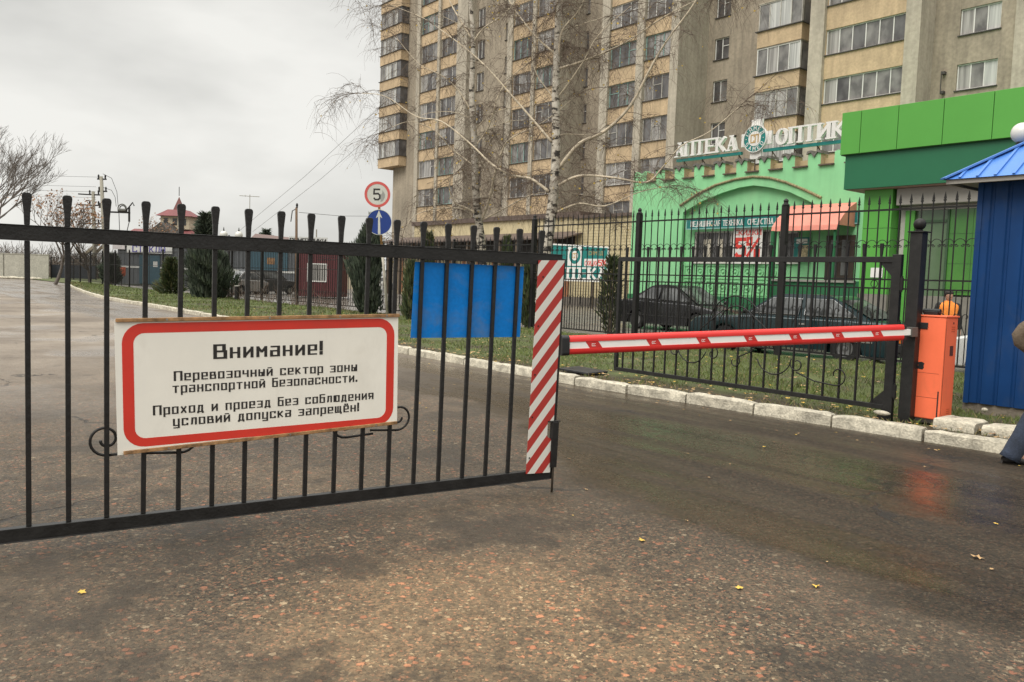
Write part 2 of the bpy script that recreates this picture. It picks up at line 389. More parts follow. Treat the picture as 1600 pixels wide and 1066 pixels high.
    col = mixc(mth('MULTIPLY', mr(noise(2.6, 7, .7), .56, .72), .35), col, (.028, .025, .022))
    # cracks and old patch joints
    vc = N(t, 'ShaderNodeTexVoronoi'); vc.feature = 'DISTANCE_TO_EDGE'; vc.inputs['Scale'].default_value = .23
    wv = N(t, 'ShaderNodeVectorMath', operation='ADD'); nw = N(t, 'ShaderNodeTexNoise'); nw.inputs['Scale'].default_value = 1.5; nw.inputs['Detail'].default_value = 6; L(co, nw.inputs[0])
    L(co, wv.inputs[0]); L(nw.outputs['Color'], wv.inputs[1]); L(wv.outputs[0], vc.inputs[0])
    crack = mth('MULTIPLY', mr(vc.outputs['Distance'], .002, .007, 1, 0), mr(noise(.4, 3), .48, .58))
    col = mixc(mth('MULTIPLY', crack, .8), col, (.02, .018, .016))
    L(col, p.inputs['Base Color'])
    # dampness drives the gloss: patchy on the carriageway, puddled in the yard
    damp = mth('MULTIPLY', mr(noise(.7, 5, .6, mpp.outputs[0]), .30, .56), strip)
    pud = mth('MULTIPLY', mr(noise(.22, 5, .55), .52, .60), yard)
    wet = mth('MAXIMUM', damp, pud)
    rgh = mth('SUBTRACT', mr(noise(7, 4), .3, .7, .66, .82), mth('MULTIPLY', wet, .50))
    L(rgh, p.inputs['Roughness']); L(mth('SUBTRACT', .40, mth('MULTIPLY', strip, .16)), p.inputs['Specular IOR Level'])
    hb = mth('ADD', mth('MULTIPLY', inst, .55), mth('MULTIPLY', s2.outputs[2], .35))
    hb = mth('ADD', mth('MULTIPLY', hb, mth('SUBTRACT', 1.0, mth('MULTIPLY', strip, .6))), mth('MULTIPLY', noise(90, 3), .5))
    hb = mth('SUBTRACT', hb, mth('MULTIPLY', crack, 1.5))
    b = N(t, 'ShaderNodeBump'); b.inputs['Distance'].default_value = .012
    L(mth('SUBTRACT', .85, mth('MULTIPLY', wet, .74)), b.inputs['Strength']); L(hb, b.inputs['Height']); L(b.outputs[0], p.inputs['Normal'])
    return m
struct(MB().add([(-1500,-1500,-.03),(1500,-1500,-.03),(1500,1500,-.03),(-1500,1500,-.03)], [(0,1,2,3)]).build('ground', mat('waste_ground', (.10,.095,.07), .9, vs=.05, var=.4)))
struct(MB().add([(-135,-30,0),(40,-30,0),(40,60,0),(-135,60,0)], [(0,1,2,3)]).build('road', asphalt()))
def soil():
    m = bpy.data.materials.new('turf_soil'); m.use_nodes = True; t = m.node_tree; p = t.nodes['Principled BSDF']; L = t.links.new
    tc = N(t, 'ShaderNodeTexCoord'); n1 = N(t, 'ShaderNodeTexNoise'); n1.inputs['Scale'].default_value = .9; n1.inputs['Detail'].default_value = 7; n1.inputs['Roughness'].default_value = .7; L(tc.outputs['Object'], n1.inputs[0])
    cr = N(t, 'ShaderNodeValToRGB'); e = cr.color_ramp.elements; e[0].position = .34; e[0].color = (.060, .045, .028, 1); e[1].position = .52; e[1].color = (.075, .095, .026, 1); q = e.new(.7); q.color = (.10, .11, .036, 1)
    L(n1.outputs[0], cr.inputs[0]); p.inputs['Roughness'].default_value = .95
    sy = N(t, 'ShaderNodeSeparateXYZ'); L(tc.outputs['Object'], sy.inputs[0])
    nk = N(t, 'ShaderNodeMath', operation='MULTIPLY_ADD'); nk.inputs[1].default_value = 1.6; L(n1.outputs[0], nk.inputs[0]); L(sy.outputs[1], nk.inputs[2])
    mk = N(t, 'ShaderNodeMapRange'); mk.interpolation_type = 'SMOOTHSTEP'; mk.inputs[1].default_value = 9.75; mk.inputs[2].default_value = 10.5; mk.inputs[3].default_value = .92; mk.inputs[4].default_value = 0; L(nk.outputs[0], mk.inputs[0])
    mx = N(t, 'ShaderNodeMix', data_type='RGBA'); mx.inputs[7].default_value = (.052, .037, .023, 1); L(mk.outputs[0], mx.inputs[0]); L(cr.outputs[0], mx.inputs[6]); L(mx.outputs[2], p.inputs['Base Color'])
    n2 = N(t, 'ShaderNodeTexNoise'); n2.inputs['Scale'].default_value = 30; n2.inputs['Detail'].default_value = 4; L(tc.outputs['Object'], n2.inputs[0])
    b = N(t, 'ShaderNodeBump'); b.inputs['Strength'].default_value = .9; b.inputs['Distance'].default_value = .04; L(n2.outputs[0], b.inputs['Height']); L(b.outputs[0], p.inputs['Normal'])
    return m
KERB = [(1.5, 8.72), (-3, 8.72), (-9, 8.38), (-23, 8.9), (-31, 9.16), (-43.4, 9.4), (-52.5, 10.4), (-64.5, 12.0), (-78.5, 14.2)]
def kerb_y(x):
    for (x0, y0), (x1, y1) in zip(KERB, KERB[1:]):
        if x1 <= x <= x0: return y0+(y1-y0)*(x0-x)/(x0-x1)
    return KERB[-1][1]
def lawn_z(x, y):
    return .085+.05*mnoise.noise((x*.35, y*.35, 2))+.02*mnoise.noise((x*1.7, y*1.7, 5))+.012*max(0, min(4, y-10))
def lawn(x0, x1, ylo, y1, nx, ny):
    mb = MB(); v = []; f = []
    for i in range(nx+1):
        x = x0+(x1-x0)*i/nx; lo = ylo(x)
        for j in range(ny+1):
            y = lo+(y1-lo)*j/ny; v.append((x, y, lawn_z(x, y)))
    for i in range(nx):
        for j in range(ny): a = i*(ny+1)+j; f.append((a, a+ny+1, a+ny+2, a+1))
    return mb.add(v, f)
SOIL = soil()
struct(lawn(-23.5, 1.5, lambda x: kerb_y(x)+.13, 15.75, 120, 36).build('lawn', SOIL, smooth=True))
struct(lawn(-80, -23.45, lambda x: kerb_y(x)+.13, 15.75, 140, 14).build('lawn', SOIL, smooth=True))
# verge behind the far end of the lawn, up to the far wall
struct(MB().add([(-122,14.4,.03),(-80.2,14.6,.05),(-80.2,30,.06),(-150,34,.06),(-140,24,.05)], [(0,1,2,3,4)]).build('verge', SOIL))
WHITEWASH = mat('whitewashed_concrete', (.48,.44,.35), .9, var=.38, vs=9, bump=.7, bs=45, fine=.3)
def stones(mb, pts, L=1.0, wd=.16, ht=.135, rnd=random.Random(3)):
    for (x0, y0), (x1, y1) in zip(pts, pts[1:]):
        n = max(1, round(math.hypot(x1-x0, y1-y0)/L)); a = math.atan2(y1-y0, x1-x0)
        for i in range(n):
            s0 = i/n; s1 = (i+1)/n; l = math.hypot(x1-x0, y1-y0)/n
            c = Vector((x0+(x1-x0)*(s0+s1)/2, y0+(y1-y0)*(s0+s1)/2, 0))
            M = Matrix.Translation(c+Vector((0, rnd.uniform(-.012, .012), rnd.uniform(-.012, .008)))) @ Matrix.Rotation(a+rnd.uniform(-.012, .012), 4, 'Z') @ Matrix.Rotation(rnd.uniform(-.008, .008), 4, 'Y')
            b = len(mb.v); hl = l/2-.008-rnd.random()*.01; k = 9
            prof = [(-wd/2, -.05), (-wd/2, ht-.035), (-wd/2+.012, ht-.012), (-wd/2+.035, ht), (wd/2-.02, ht), (wd/2, ht-.02), (wd/2, -.05)]
            vs = []
            for q in range(k+1):
                xx = -hl+2*hl*q/k; e = .018 if q in (0, k) else 0
                for (py, pz) in prof:
                    j = .007*mnoise.noise((c.x*3+xx*7, py*9+c.y, pz*9))*2
                    vs.append((xx, py*(1-e*2)+j, pz-(e*.8 if pz > 0 else 0)+(j if pz > 0 else 0)))
            m = len(prof); fs = []
            for q in range(k):
                for g in range(m-1): fs.append((q*m+g, q*m+g+1, (q+1)*m+g+1, (q+1)*m+g))
            fs += [tuple(range(m-1, -1, -1)), tuple(k*m+g for g in range(m))]
            mb.add(vs, fs); mb.xf(M, b)
    return mb
kb = stones(MB(), [(x, y+.06) for x, y in KERB])
struct(kb.build('kerb', WHITEWASH, smooth=2))

# grass: far more blades than anyone could count
GR = [mat('grass_green', (.115,.150,.034), .7, var=.4, vs=1.5), mat('grass_dark', (.078,.105,.026), .7, var=.4, vs=1.5), mat('grass_dry', (.20,.165,.075), .8, var=.35, vs=2)]
def grass(areas, seed):
    rnd = random.Random(seed); mb = MB()
    for (x0, x1, ylo, y1, dens, wd, h0, h1, dry) in areas:
        for _ in range(int((x1-x0)*(y1-ylo(.5*(x0+x1)))*dens)):
            x = rnd.uniform(x0, x1); y = rnd.uniform(ylo(x), y1)
            c = mnoise.noise((x*.8, y*.8, 9))+.35*mnoise.noise((x*3, y*3, 4))
            near_kerb = max(0, .9-(y-ylo(x)))
            if rnd.random() < near_kerb*.62-.1 or c < -.38+rnd.random()*.1: continue
            z = lawn_z(x, y)-.01; a = rnd.uniform(0, 2*pi); h = rnd.uniform(h0, h1)*(1+.6*c); ln = h*rnd.uniform(.2, .9); b = rnd.uniform(0, 2*pi)
            mb.mi = 2 if rnd.random() < dry+.75*near_kerb else (1 if c+rnd.uniform(-.3, .3) < .0 else 0)
            dx, dy = cos(a)*wd, sin(a)*wd
            mb.add([(x-dx, y-dy, z), (x+dx, y+dy, z), (x+cos(b)*ln*.4+dx*.6, y+sin(b)*ln*.4+dy*.6, z+h*.65), (x+cos(b)*ln, y+sin(b)*ln, z+h)], [(0,1,2), (0,2,3)])
    return mb
_ky = lambda x: kerb_y(x)+.14
g = grass([(-12.5, -2.2, _ky, 15.5, 420, .0045, .03, .085, .10), (-23.3, -12.5, _ky, 15.6, 210, .007, .04, .09, .12)], 5).build('grass', GR); tag(g, 'green autumn grass growing on the strip between kerb and iron fence', 'grass'); g['kind'] = 'stuff'
g = grass([(-46, -30.8, _ky, 15.6, 80, .013, .05, .10, .08), (-80, -46, _ky, 15.6, 45, .022, .05, .11, .06), (-31, -23.2, _ky, 15.6, 90, .012, .05, .10, .2)], 6).build('grass', GR); tag(g, 'green grass on the far lawn beyond the big gate, around the conifers', 'grass'); g['kind'] = 'stuff'
LEAF = [mat('leaf_yellow', (.62,.40,.07), .7, var=.3, vs=8), mat('leaf_tan', (.42,.27,.13), .8, var=.3, vs=8), mat('leaf_brown', (.20,.115,.06), .8, var=.3, vs=8)]
def leaf(mb, x, y, z, s, a, rnd):
    pts = []; lobes = 5
    for i in range(lobes*2):
        r = s*(1 if i % 2 == 0 else .5)*rnd.uniform(.8, 1.15); q = a+2*pi*i/(lobes*2); pts.append((x+r*cos(q), y+r*sin(q)*.8, z+rnd.uniform(.0, .35)*s))
    mb.add([(x, y, z+.15*s)]+pts, [(0, i+1, (i+1) % len(pts)+1) for i in range(len(pts))])
rnd = random.Random(11); lm = MB()
for _ in range(1150):
    x = rnd.uniform(-23, -2.6) if rnd.random() < .8 else rnd.uniform(-31, -23); y = rnd.uniform(kerb_y(x)+.15, 15.5 if rnd.random() < .6 else 9.6) if x > -23 else rnd.uniform(10, 15.5)
    lm.mi = rnd.choice([0,1,1,1,2]); leaf(lm, x, y, lawn_z(x, y)+.03, rnd.uniform(.025, .05), rnd.random()*6, rnd)
g = lm.build('fallen_leaves', LEAF); tag(g, 'scattered dry leaves lying in the grass by the kerb', 'leaves'); g['kind'] = 'stuff'
lm = MB(); rnd = random.Random(12)
for _ in range(150):
    x = rnd.uniform(-14, 0); y = rnd.uniform(2.5, 8.3) if rnd.random() < .4 else rnd.uniform(7.7, 8.35)
    lm.mi = rnd.choice([1,1,2,0]); leaf(lm, x, y, .006, rnd.uniform(.010, .022), rnd.random()*6, rnd)
g = lm.build('fallen_leaves', LEAF); tag(g, 'small leaf scraps littering the wet road along the kerb', 'leaves'); g['kind'] = 'stuff'
for (px, py, s, lab) in [(1003, 846, .030, 'yellow maple leaf lying on the damp road in the middle foreground'), (1275, 918, .028, 'yellow curled leaf lying on the road at the right, below the wet strip'),
                         (128, 928, .026, 'yellow leaf lying on the road below the left end of the gate'), (1527, 873, .042, 'tan leaf on the dark road at the far right, below the kerb'),
                         (1155, 921, .026, 'brownish star shaped leaf on the road, left of the yellow curled one'), (538, 780, .030, 'pale yellow leaf lying right under the gate bottom rail')]:
    r = FW + RT*((px-800)/FPX) + UP*((533-py)/FPX); k = -CAM_H/r.z
    mb = MB(); leaf(mb, 0, 0, 0, s, rnd.random()*6, rnd); o = mb.build('fallen_leaf', LEAF[0 if 'yellow' in lab else 1]); o.location = (r.x*k, r.y*k, .006)
    tag(o, lab, 'leaf', 'leaves fallen on the road')

# ================================================================ near gate leaf
BLACK = mat('black_paint', (.014,.0135,.013), .42, var=.35, vs=12, bump=.15, bs=60, spec=.4)
BLACKF = mat('black_iron', (.013,.012,.0115), .5, var=.3, vs=6, spec=.3)
def axes(O, yaw, lean, rl):
    u = Vector((sin(yaw), cos(yaw), 0)); z = Vector((0, 0, 1)); w_ = z.cross(u)
    v = z*cos(lean)+w_*sin(lean)
    uu = u*cos(rl)+v*sin(rl); vv = v*cos(rl)-u*sin(rl); ww = uu.cross(vv)
    X, Y, Z, T = o2n(-uu), o2n(ww), o2n(vv), o2n(O)
    return Matrix(((X.x, Y.x, Z.x, T.x), (X.y, Y.y, Z.y, T.y), (X.z, Y.z, Z.z, T.z), (0, 0, 0, 1)))
GM = axes((.300, 5.904, .141), -2.1334, .0349, -.00113)
gate = thing('metal_gate', 'black iron gate leaf in the foreground carrying the warning sign and blue sheet', 'gate', mw=GM)
MB().box(-4.45, -.006, -.021, .021, 1.482, 1.556).box(-4.45, .012, -.026, .026, 1.556, 1.560).build('top_rail', BLACK, gate, bevel=.003)
MB().box(-4.45, .02, -.021, .021, -.042, .030).box(-4.45, .02, -.03, -.0212, -.042, -.036).build('bottom_rail', BLACK, gate, bevel=.003)
MB().box(-.004, .026, -.018, .018, .0305, 1.53).build('end_post', BLACK, gate, bevel=.003)
MB().box(-4.50, -4.4505, -.025, .025, -.05, 1.60).build('hinge_post', BLACK, gate, bevel=.003)
def club_bar():
    m = MB().box(-.0125, .0125, -.0105, .0105, .0302, 1.4815)
    m.prism([(-.0125,1.5602),(.0125,1.5602),(.0145,1.62),(.020,1.675),(.0225,1.70),(.020,1.712),(.012,1.718),(-.012,1.718),(-.020,1.712),(-.0225,1.70),(-.020,1.675),(-.0145,1.62)], -.0105, .0105)
    return m
b0 = None
for i in range(24):
    x = -.176-.1802*i
    if b0 is None: b0 = club_bar().build('bar', BLACK, gate, bevel=.003); b0.location = (x, 0, 0)
    else:
        b = dupe(b0, gate, (x, 0, 0))
        b.rotation_euler = (0, random.uniform(-.003, .003), 0)
def spiral(mb, cx, cz, r, a0, turns, y=0., th=.007, r1=.02):
    mb.tube(arc(cx, cz, r, a0, a0+360*turns, 26, y, r1), th, 6)
for (cx, cz, a0, tn) in ((-2.885, .455, -80, -1.25), (-2.50, .440, -100, 1.25), (-1.56, .455, -80, -1.25), (-1.20, .478, -100, 1.25)):
    m = MB(); spiral(m, cx, cz, .088, a0, tn, -.0, .0075, .025); m.tube([(cx+.088*cos(radians(a0)), 0, cz+.088*sin(radians(a0))), (cx+(.19 if tn < 0 else -.19), 0, cz-.075)], .0075, 6); m.build('scroll', BLACKF, gate, smooth=True)
bolt = MB(); bolt.tube([(.010, -.03, -.140), (.010, -.03, .36)], .0085, 8); bolt.build('drop_bolt', mat('worn_steel', (.10,.085,.07), .5, .5, var=.4), gate, smooth=True)
MB().box(-.022, .030, -.046, -.012, .045, .375).box(-.06, .045, -.044, -.014, .3755, .385).build('bolt_guide', BLACK, gate, bevel=.003)
# blue sheet wired behind the bars
def blue_mat():
    return mat('blue_sheet', (.0022,.175,.56), .5, var=.14, vs=2.4, spec=.22, fine=.10)
BLUE = blue_mat()
def smear(m, col, lo, hi, amt, sc):
    t = m.node_tree; p = t.nodes['Principled BSDF']; src = p.inputs['Base Color'].links[0].from_socket
    tc = N(t, 'ShaderNodeTexCoord'); mp = N(t, 'ShaderNodeMapping'); mp.inputs['Rotation'].default_value = (0, .5, 0); mp.inputs['Scale'].default_value = sc; t.links.new(tc.outputs['Object'], mp.inputs[0])
    n = N(t, 'ShaderNodeTexNoise'); n.inputs['Scale'].default_value = 1; n.inputs['Detail'].default_value = 7; n.inputs['Roughness'].default_value = .68; n.inputs['Distortion'].default_value = .6; t.links.new(mp.outputs[0], n.inputs[0])
    r = N(t, 'ShaderNodeMapRange'); r.inputs[1].default_value = lo; r.inputs[2].default_value = hi; r.inputs[4].default_value = amt; t.links.new(n.outputs[0], r.inputs[0])
    x = N(t, 'ShaderNodeMix', data_type='RGBA'); x.inputs[7].default_value = col+(1,); t.links.new(r.outputs[0], x.inputs[0]); t.links.new(src, x.inputs[6]); t.links.new(x.outputs[2], p.inputs['Base Color'])
smear(BLUE, (.13,.17,.19), .50, .74, .55, (2.4, 2.4, 4.5))
DUST = mat('blue_sheet_dust', (.05,.13,.26), .8, var=.4, vs=7)
t = thing('blue_panel', 'plain blue metal sheet fixed behind the bars of the gate leaf', 'panel', mw=GM @ Matrix.Translation((-.716, .0105, 1.223)))
MB().prism([(-.415,-.243),(.411,-.243),(.414,.241),(-.405,.241)], 0, .003).build('sheet', BLUE, t)
# striped board on the free end
def stripes():
    m = bpy.data.materials.new('hazard_stripes'); m.use_nodes = True; t = m.node_tree; p = t.nodes['Principled BSDF']; L = t.links.new
    tc = N(t, 'ShaderNodeTexCoord'); s = N(t, 'ShaderNodeSeparateXYZ'); L(tc.outputs['Object'], s.inputs[0])
    a = N(t, 'ShaderNodeMath', operation='MULTIPLY_ADD'); a.inputs[1].default_value = -1.22; L(s.outputs[0], a.inputs[0]); L(s.outputs[2], a.inputs[2])
    d = N(t, 'ShaderNodeMath', operation='DIVIDE'); d.inputs[1].default_value = .1635; L(a.outputs[0], d.inputs[0])
    o = N(t, 'ShaderNodeMath', operation='ADD'); o.inputs[1].default_value = 10.62; L(d.outputs[0], o.inputs[0])
    f = N(t, 'ShaderNodeMath', operation='FRACT'); L(o.outputs[0], f.inputs[0])
    g = N(t, 'ShaderNodeMapRange'); g.inputs[1].default_value = .475; g.inputs[2].default_value = .485; L(f.outputs[0], g.inputs[0])
    nz = N(t, 'ShaderNodeTexNoise'); nz.inputs['Scale'].default_value = 9; nz.inputs['Detail'].default_value = 6; L(tc.outputs['Object'], nz.inputs[0])
    rd = N(t, 'ShaderNodeMix', data_type='RGBA'); rd.inputs[6].default_value = (.34,.028,.022,1); rd.inputs[7].default_value = (.44,.040,.030,1); L(nz.outputs[0], rd.inputs[0])
    wh = N(t, 'ShaderNodeMix', data_type='RGBA'); wh.inputs[6].default_value = (.60,.58,.52,1); wh.inputs[7].default_value = (.70,.68,.63,1); L(nz.outputs[0], wh.inputs[0])
    mx = N(t, 'ShaderNodeMix', data_type='RGBA'); L(g.outputs[0], mx.inputs[0]); L(wh.outputs[2], mx.inputs[6]); L(rd.outputs[2], mx.inputs[7])
    L(mx.outputs[2], p.inputs['Base Color']); p.inputs['Roughness'].default_value = .45
    return m
t = thing('striped_board', 'red and white diagonally striped board on the free end of the gate', 'board', mw=GM @ Matrix.Translation((-.108, -.032, .0)))
MB().prism([(-.113,.017),(.092,.008),(.094,.225),(.080,.255),(.050,.270),(.048,.375),(.100,.380),(.112,1.520),(-.105,1.512)], 0, .004).build('plate', stripes(), t)
SCREW = mat('screw_steel', (.35,.34,.32), .4, .8)
for x, z in ((-.062, 1.40), (-.080,1.06), (-.085,.72), (-.088,.42), (-.092,.13)): MB().tube([(x, .0005, z), (x, -.004, z)], .006, 8).build('bolt_head', mat('dark_hole', (.01,.01,.01), .6), t)
# warning sign
WHITEP = mat('white_plate', (.80,.775,.70), .4, var=.05, vs=2, spec=.4); REDP = mat('red_print', (.60,.036,.022), .42, var=.05, vs=3); INK = mat('black_print', (.018,.016,.015), .5, var=.1)
WOOD = mat('weathered_batten', (.30,.165,.070), .75, var=.5, vs=18, bump=.3)
sg = thing('warning_sign', 'white warning sign with red border and black lettering screwed to the foreground gate', 'sign', mw=GM @ Matrix.Translation((-2.036, -.026, .7615)) @ Matrix.Rotation(-radians(1.30), 4, 'Y'))
MB().prism([(-.803,-.372),(.807,-.337),(.803,.357),(-.806,.351)], -.004, 0).build('plate', WHITEP, sg)
smear(WHITEP, (.40,.36,.29), .56, .80, .35, (3, 3, 1.2)); smear(REDP, (.36,.05,.035), .5, .8, .5, (4, 4, 4))
m = MB(); ring(m, rrect(-.772, .779, -.338, .330, .105), rrect(-.716, .728, -.292, .277, .055), -.0048, -.0039); m.build('border', REDP, sg)
m = MB()
for txt, x0, x1, zb, h in (('Внимание!', -.300, .308, .127, .072), ('Перевозочный сектор зоны', -.512, .530, .014, .047), ('транспортной безопасности.', -.520, .532, -.053, .047),
                            ('Проход и проезд без соблюдения', -.620, .640, -.168, .047), ('условий допуска запрещён!', -.520, .545, -.236, .047)):
    write(m, txt, x0, zb, h, -.0041, .0007, wv=1.45, wh=.85, gap=2.4, width=x1-x0)
m.build('lettering', INK, sg)
MB().box(-.80, .808, -.0165, -.0046, .328+.010, .358).build('batten', WOOD, sg, bevel=.003)
o = MB().hexa([(-.775,-.0165,-.371),(.805,-.0165,-.342),(.805,-.0046,-.342),(-.775,-.0046,-.371),(-.775,-.0165,-.351),(.805,-.0165,-.322),(.805,-.0046,-.322),(-.775,-.0046,-.351)]).build('batten', WOOD, sg, bevel=.003)
for x, z in ((-.55,.348), (.0,.348), (.42,.348), (.72,.348), (-.55,-.357), (.12,-.344), (.66,-.334)): MB().tube([(x, -.016, z), (x, -.0185, z)], .006, 8).build('screw', SCREW, sg)
# ================================================================ open gate leaf, gate post, barrier, kiosk
rg = thing('metal_gate', 'open black iron gate leaf with scrollwork standing along the kerb behind the barrier boom', 'gate', (-4.60, 9.17, 0))
MB().box(-4.37, -.10, -.022, .022, 1.86, 1.925).build('top_rail', BLACK, rg, bevel=.003)
MB().box(-4.37, -.10, -.022, .022, .195, .250).build('bottom_rail', BLACK, rg, bevel=.003)
MB().box(-4.372, -4.320, -.026, .026, .2502, 1.8598).build('end_post', BLACK, rg, bevel=.003)
m = MB().box(-.105, .0, -.030, .030, .06, 1.95); m.build('hinge_post', BLACK, rg, bevel=.004)
m = MB().prism([(-.28,.2505),(-.1052,.2505),(-.1052,.42)], -.006, .006).build('gusset', BLACK, rg)
m = MB().prism([(-.1052,1.8595),(-.26,1.8595),(-.1052,1.70)], -.006, .006).build('gusset', BLACK, rg)
m = MB().prism([(-.22,.02),(-.1052,.02),(-.1052,.1948),(-.12,.1948)], -.02, .02).build('foot_plate', BLACK, rg)
pb = None
for i in range(20):
    x = -4.21+.2085*i
    if pb is None:
        pb = MB().box(-.0105, .0105, -.0105, .0105, .2502, 1.8598).prism([(-.011,1.9252),(.011,1.9252),(.020,2.05),(.018,2.075),(-.018,2.075),(-.020,2.05)], -.0105, .0105).build('bar', BLACKF, rg); pb.location = (x, 0, 0)
    else: dupe(pb, rg, (x, 0, 0))
def og(pts, r=.0085):
    MB().tube(pts, r, 6).build('scroll', BLACKF, rg, smooth=True)
cx = -2.18
og(arc(cx, .98, .43, 185, -5, 24, -.022)); og(arc(cx+.02, 1.0, .28, 170, 10, 20, -.022))
og([(cx-.43, -.022, .95), (cx-.40, -.022, .82), (cx-.30, -.022, .72)] + arc(cx-.34, .62, .10, 70, -230, 16, -.022, .03))
og([(cx+.43, -.022, .95), (cx+.38, -.022, .80), (cx+.28, -.022, .70), (cx+.10, -.022, .62)] + arc(cx+.02, .55, .10, 60, -220, 16, -.022, .03))
og(arc(cx+.62, .70, .26, 200, 340, 16, -.022)); og(arc(cx+.95, .60, .10, 140, 480, 18, -.022, .04))
og(arc(cx-.70, .72, .26, 200, 340, 16, -.022)); og(arc(cx-1.02, .62, .10, 60, -260, 18, -.022, .04))
og([(cx+.95, -.022, .50), (cx+1.2, -.022, .42), (cx+1.45, -.022, .40)]+arc(cx+1.50, .52, .12, -90, 190, 14, -.022, .05))
og([(cx+.2, -.022, 1.22), (cx+.5, -.022, 1.0), (cx+.62, -.022, .75)])
og([(cx-.2, -.022, 1.22), (cx-.55, -.022, .95), (cx-.75, -.022, .70)])
for z in (.42, 1.13, 1.62):
    MB().tube([(.022, -.03, z-.07), (.022, -.03, z+.07)], .022, 10).tube([(.022, -.03, z-.09), (.022, -.03, z+.09)], .012, 8).build('hinge', BLACKF, rg, smooth=2)
gp = thing('gate_post', 'square black gate post topped by a ball, beside the orange barrier cabinet', 'post', (-4.47, 9.24, 0))
MB().box(-.068, .068, -.068, .068, 0, 2.19).build('post', BLACK, gp, bevel=.006)
MB().box(-.088, .088, -.088, .088, 2.1902, 2.205).build('cap_plate', BLACK, gp, bevel=.002)
MB().lathe([(.045,2.2052),(.03,2.225),(.03,2.23)], n=16).ball((0,0,2.283), .066, 20, 12).build('ball', BLACKF, gp, smooth=True)
# barrier
ORG = mat('orange_paint', (.86,.165,.070), .45, var=.05, vs=3, streak=.10, spec=.45)
DKH = mat('dark_plastic', (.012,.012,.013), .5)
br = thing('barrier', 'orange barrier cabinet with its red and white boom lowered across the road', 'barrier', (-4.29, 9.56, .13))
MB().box(-.155, .155, -.28, .02, .015, 1.140).build('cabinet', ORG, br, bevel=.012)
MB().box(-.165, .165, -.29, .03, 1.1405, 1.160).build('lid', ORG, br, bevel=.006)
MB().box(-.150, .150, -.27, .01, -.03, .0145).build('base', mat('dark_base', (.03,.025,.02), .8), br)
MB().box(-.1565, -.1551, -.262, .0, .19, 1.09).build('access_door', ORG, br)
MB().prism([(.120,.02),(.134,.02),(.134,.33),(.120,.33)], -.2825, -.2802).build('slot', DKH, br)
MB().box(.1552, .1567, -.262, -.254, .08, 1.1).build('door_gap', mat('dark_seam', (.25,.05,.02), .6), br)
MB().box(-.13, .12, -.2815, -.2803, .250, .2545).build('door_seam', mat('dark_seam', (.25,.05,.02), .6), br)
MB().box(-.13, .12, -.2815, -.2803, .520, .5235).build('door_seam', mat('dark_seam', (.25,.05,.02), .6), br)
m = MB().prism([(-.118,.56),(-.06,.555),(-.045,.575),(-.05,.60),(-.042,.625),(-.07,.64),(-.115,.632),(-.108,.60)], -.2822, -.2803); m.build('torn_hole', DKH, br)
MB().box(-.140, -.030, -.292, -.2803, 1.005, 1.075).build('hub_cover', DKH, br, bevel=.004)
m = MB(); 
for k in range(3): m.box(.1552, .158, -.13, -.05, .985+.024*k, .995+.024*k)
m.build('vent', mat('vent_shadow', (.55,.10,.03), .5), br)
m = MB()
for k in range(3): m.box(.1552, .158, -.12, -.05, .08+.022*k, .088+.022*k)
m.build('vent', mat('vent_shadow', (.55,.10,.03), .5), br)
MB().box(.1552, .1566, -.14, -.06, .72, .83).box(.1566, .157, -.125, -.075, .765, .81).build('label_plate', mat('label_dark', (.10,.03,.02), .5), br)
MB().tube([(.1552, -.09, 1.08), (.158, -.09, 1.08)], .012, 10).build('lock', DKH, br)
MB().box(-.13, .02, -.20, -.10, 1.1602, 1.20).tube([(-.15,-.15,1.1995),(.035,-.15,1.1995)], .032, 8).build('warning_lamp', DKH, br, bevel=.004)
# boom: oval profile, red rubber above and below a white reflective band
REDB = mat('boom_red', (.66,.030,.026), .38, var=.06, vs=2, spec=.45); WHB = mat('boom_white', (.80,.79,.75), .4, var=.04, vs=4); REDM = mat('boom_mark', (.52,.026,.022), .4)
P0 = Vector((-4.44, 9.13, 1.095)); P1 = Vector((-5.62, 5.10, .935))
bx = (P1-P0).normalized(); by = Vector((0,0,1)).cross(bx).normalized(); bz = bx.cross(by)   # by points to the left of the boom seen from its pivot
if by.dot(-P1) < 0: by = -by
BM = Matrix(((bx.x, -by.x, bz.x, P0.x), (bx.y, -by.y, bz.y, P0.y), (bx.z, -by.z, bz.z, P0.z), (0,0,0,1)))   # local: x along boom, -y to the viewer, z up
loc = Matrix.Translation(br.location).inverted() @ BM
Lb = (P1-P0).length
def bp(mb, name, m, smooth=0, bevel=0, parent=br):
    o = mb.build(name, m, parent, smooth, bevel); o.matrix_local = loc if parent is br else Matrix(); return o
prof = [(.030*cos(a)*(1.0 if abs(sin(a)) < .7 else .75), .083*sin(a)) for a in [2*pi*i/24 for i in range(24)]]
m = MB().prismx([(-.034,-.030),(.034,-.030),(.036,.0),(.034,.034),(-.034,.034)], .02, Lb-.02)
bm_ = bp(m, 'boom', WHB, 0)
def rubber(z0, s):
    m = MB(); poly = [(-.040, z0), (.040, z0), (.041, z0+s*.022), (.034, z0+s*.043), (.020, z0+s*.054), (-.020, z0+s*.054), (-.034, z0+s*.043), (-.041, z0+s*.022)]
    if s < 0: poly = poly[::-1]
    m.prismx(poly, .13, Lb-.02); return m
bp(rubber(.0335, 1), 'rubber_edge', REDB, 2); bp(rubber(-.0295, -1), 'rubber_edge', REDB, 2)
m = MB().box(.09, .131, -.036, .036, .035, .083).box(.09, .131, -.036, .036, -.083, -.031); bp(m, 'rubber_stop', DKH, 0, .006)
bp(MB().prismx(rrect(-.045,.045,-.092,.094,.03,4), Lb-.0195, Lb+.055), 'end_cap', DKH, 0, .004)
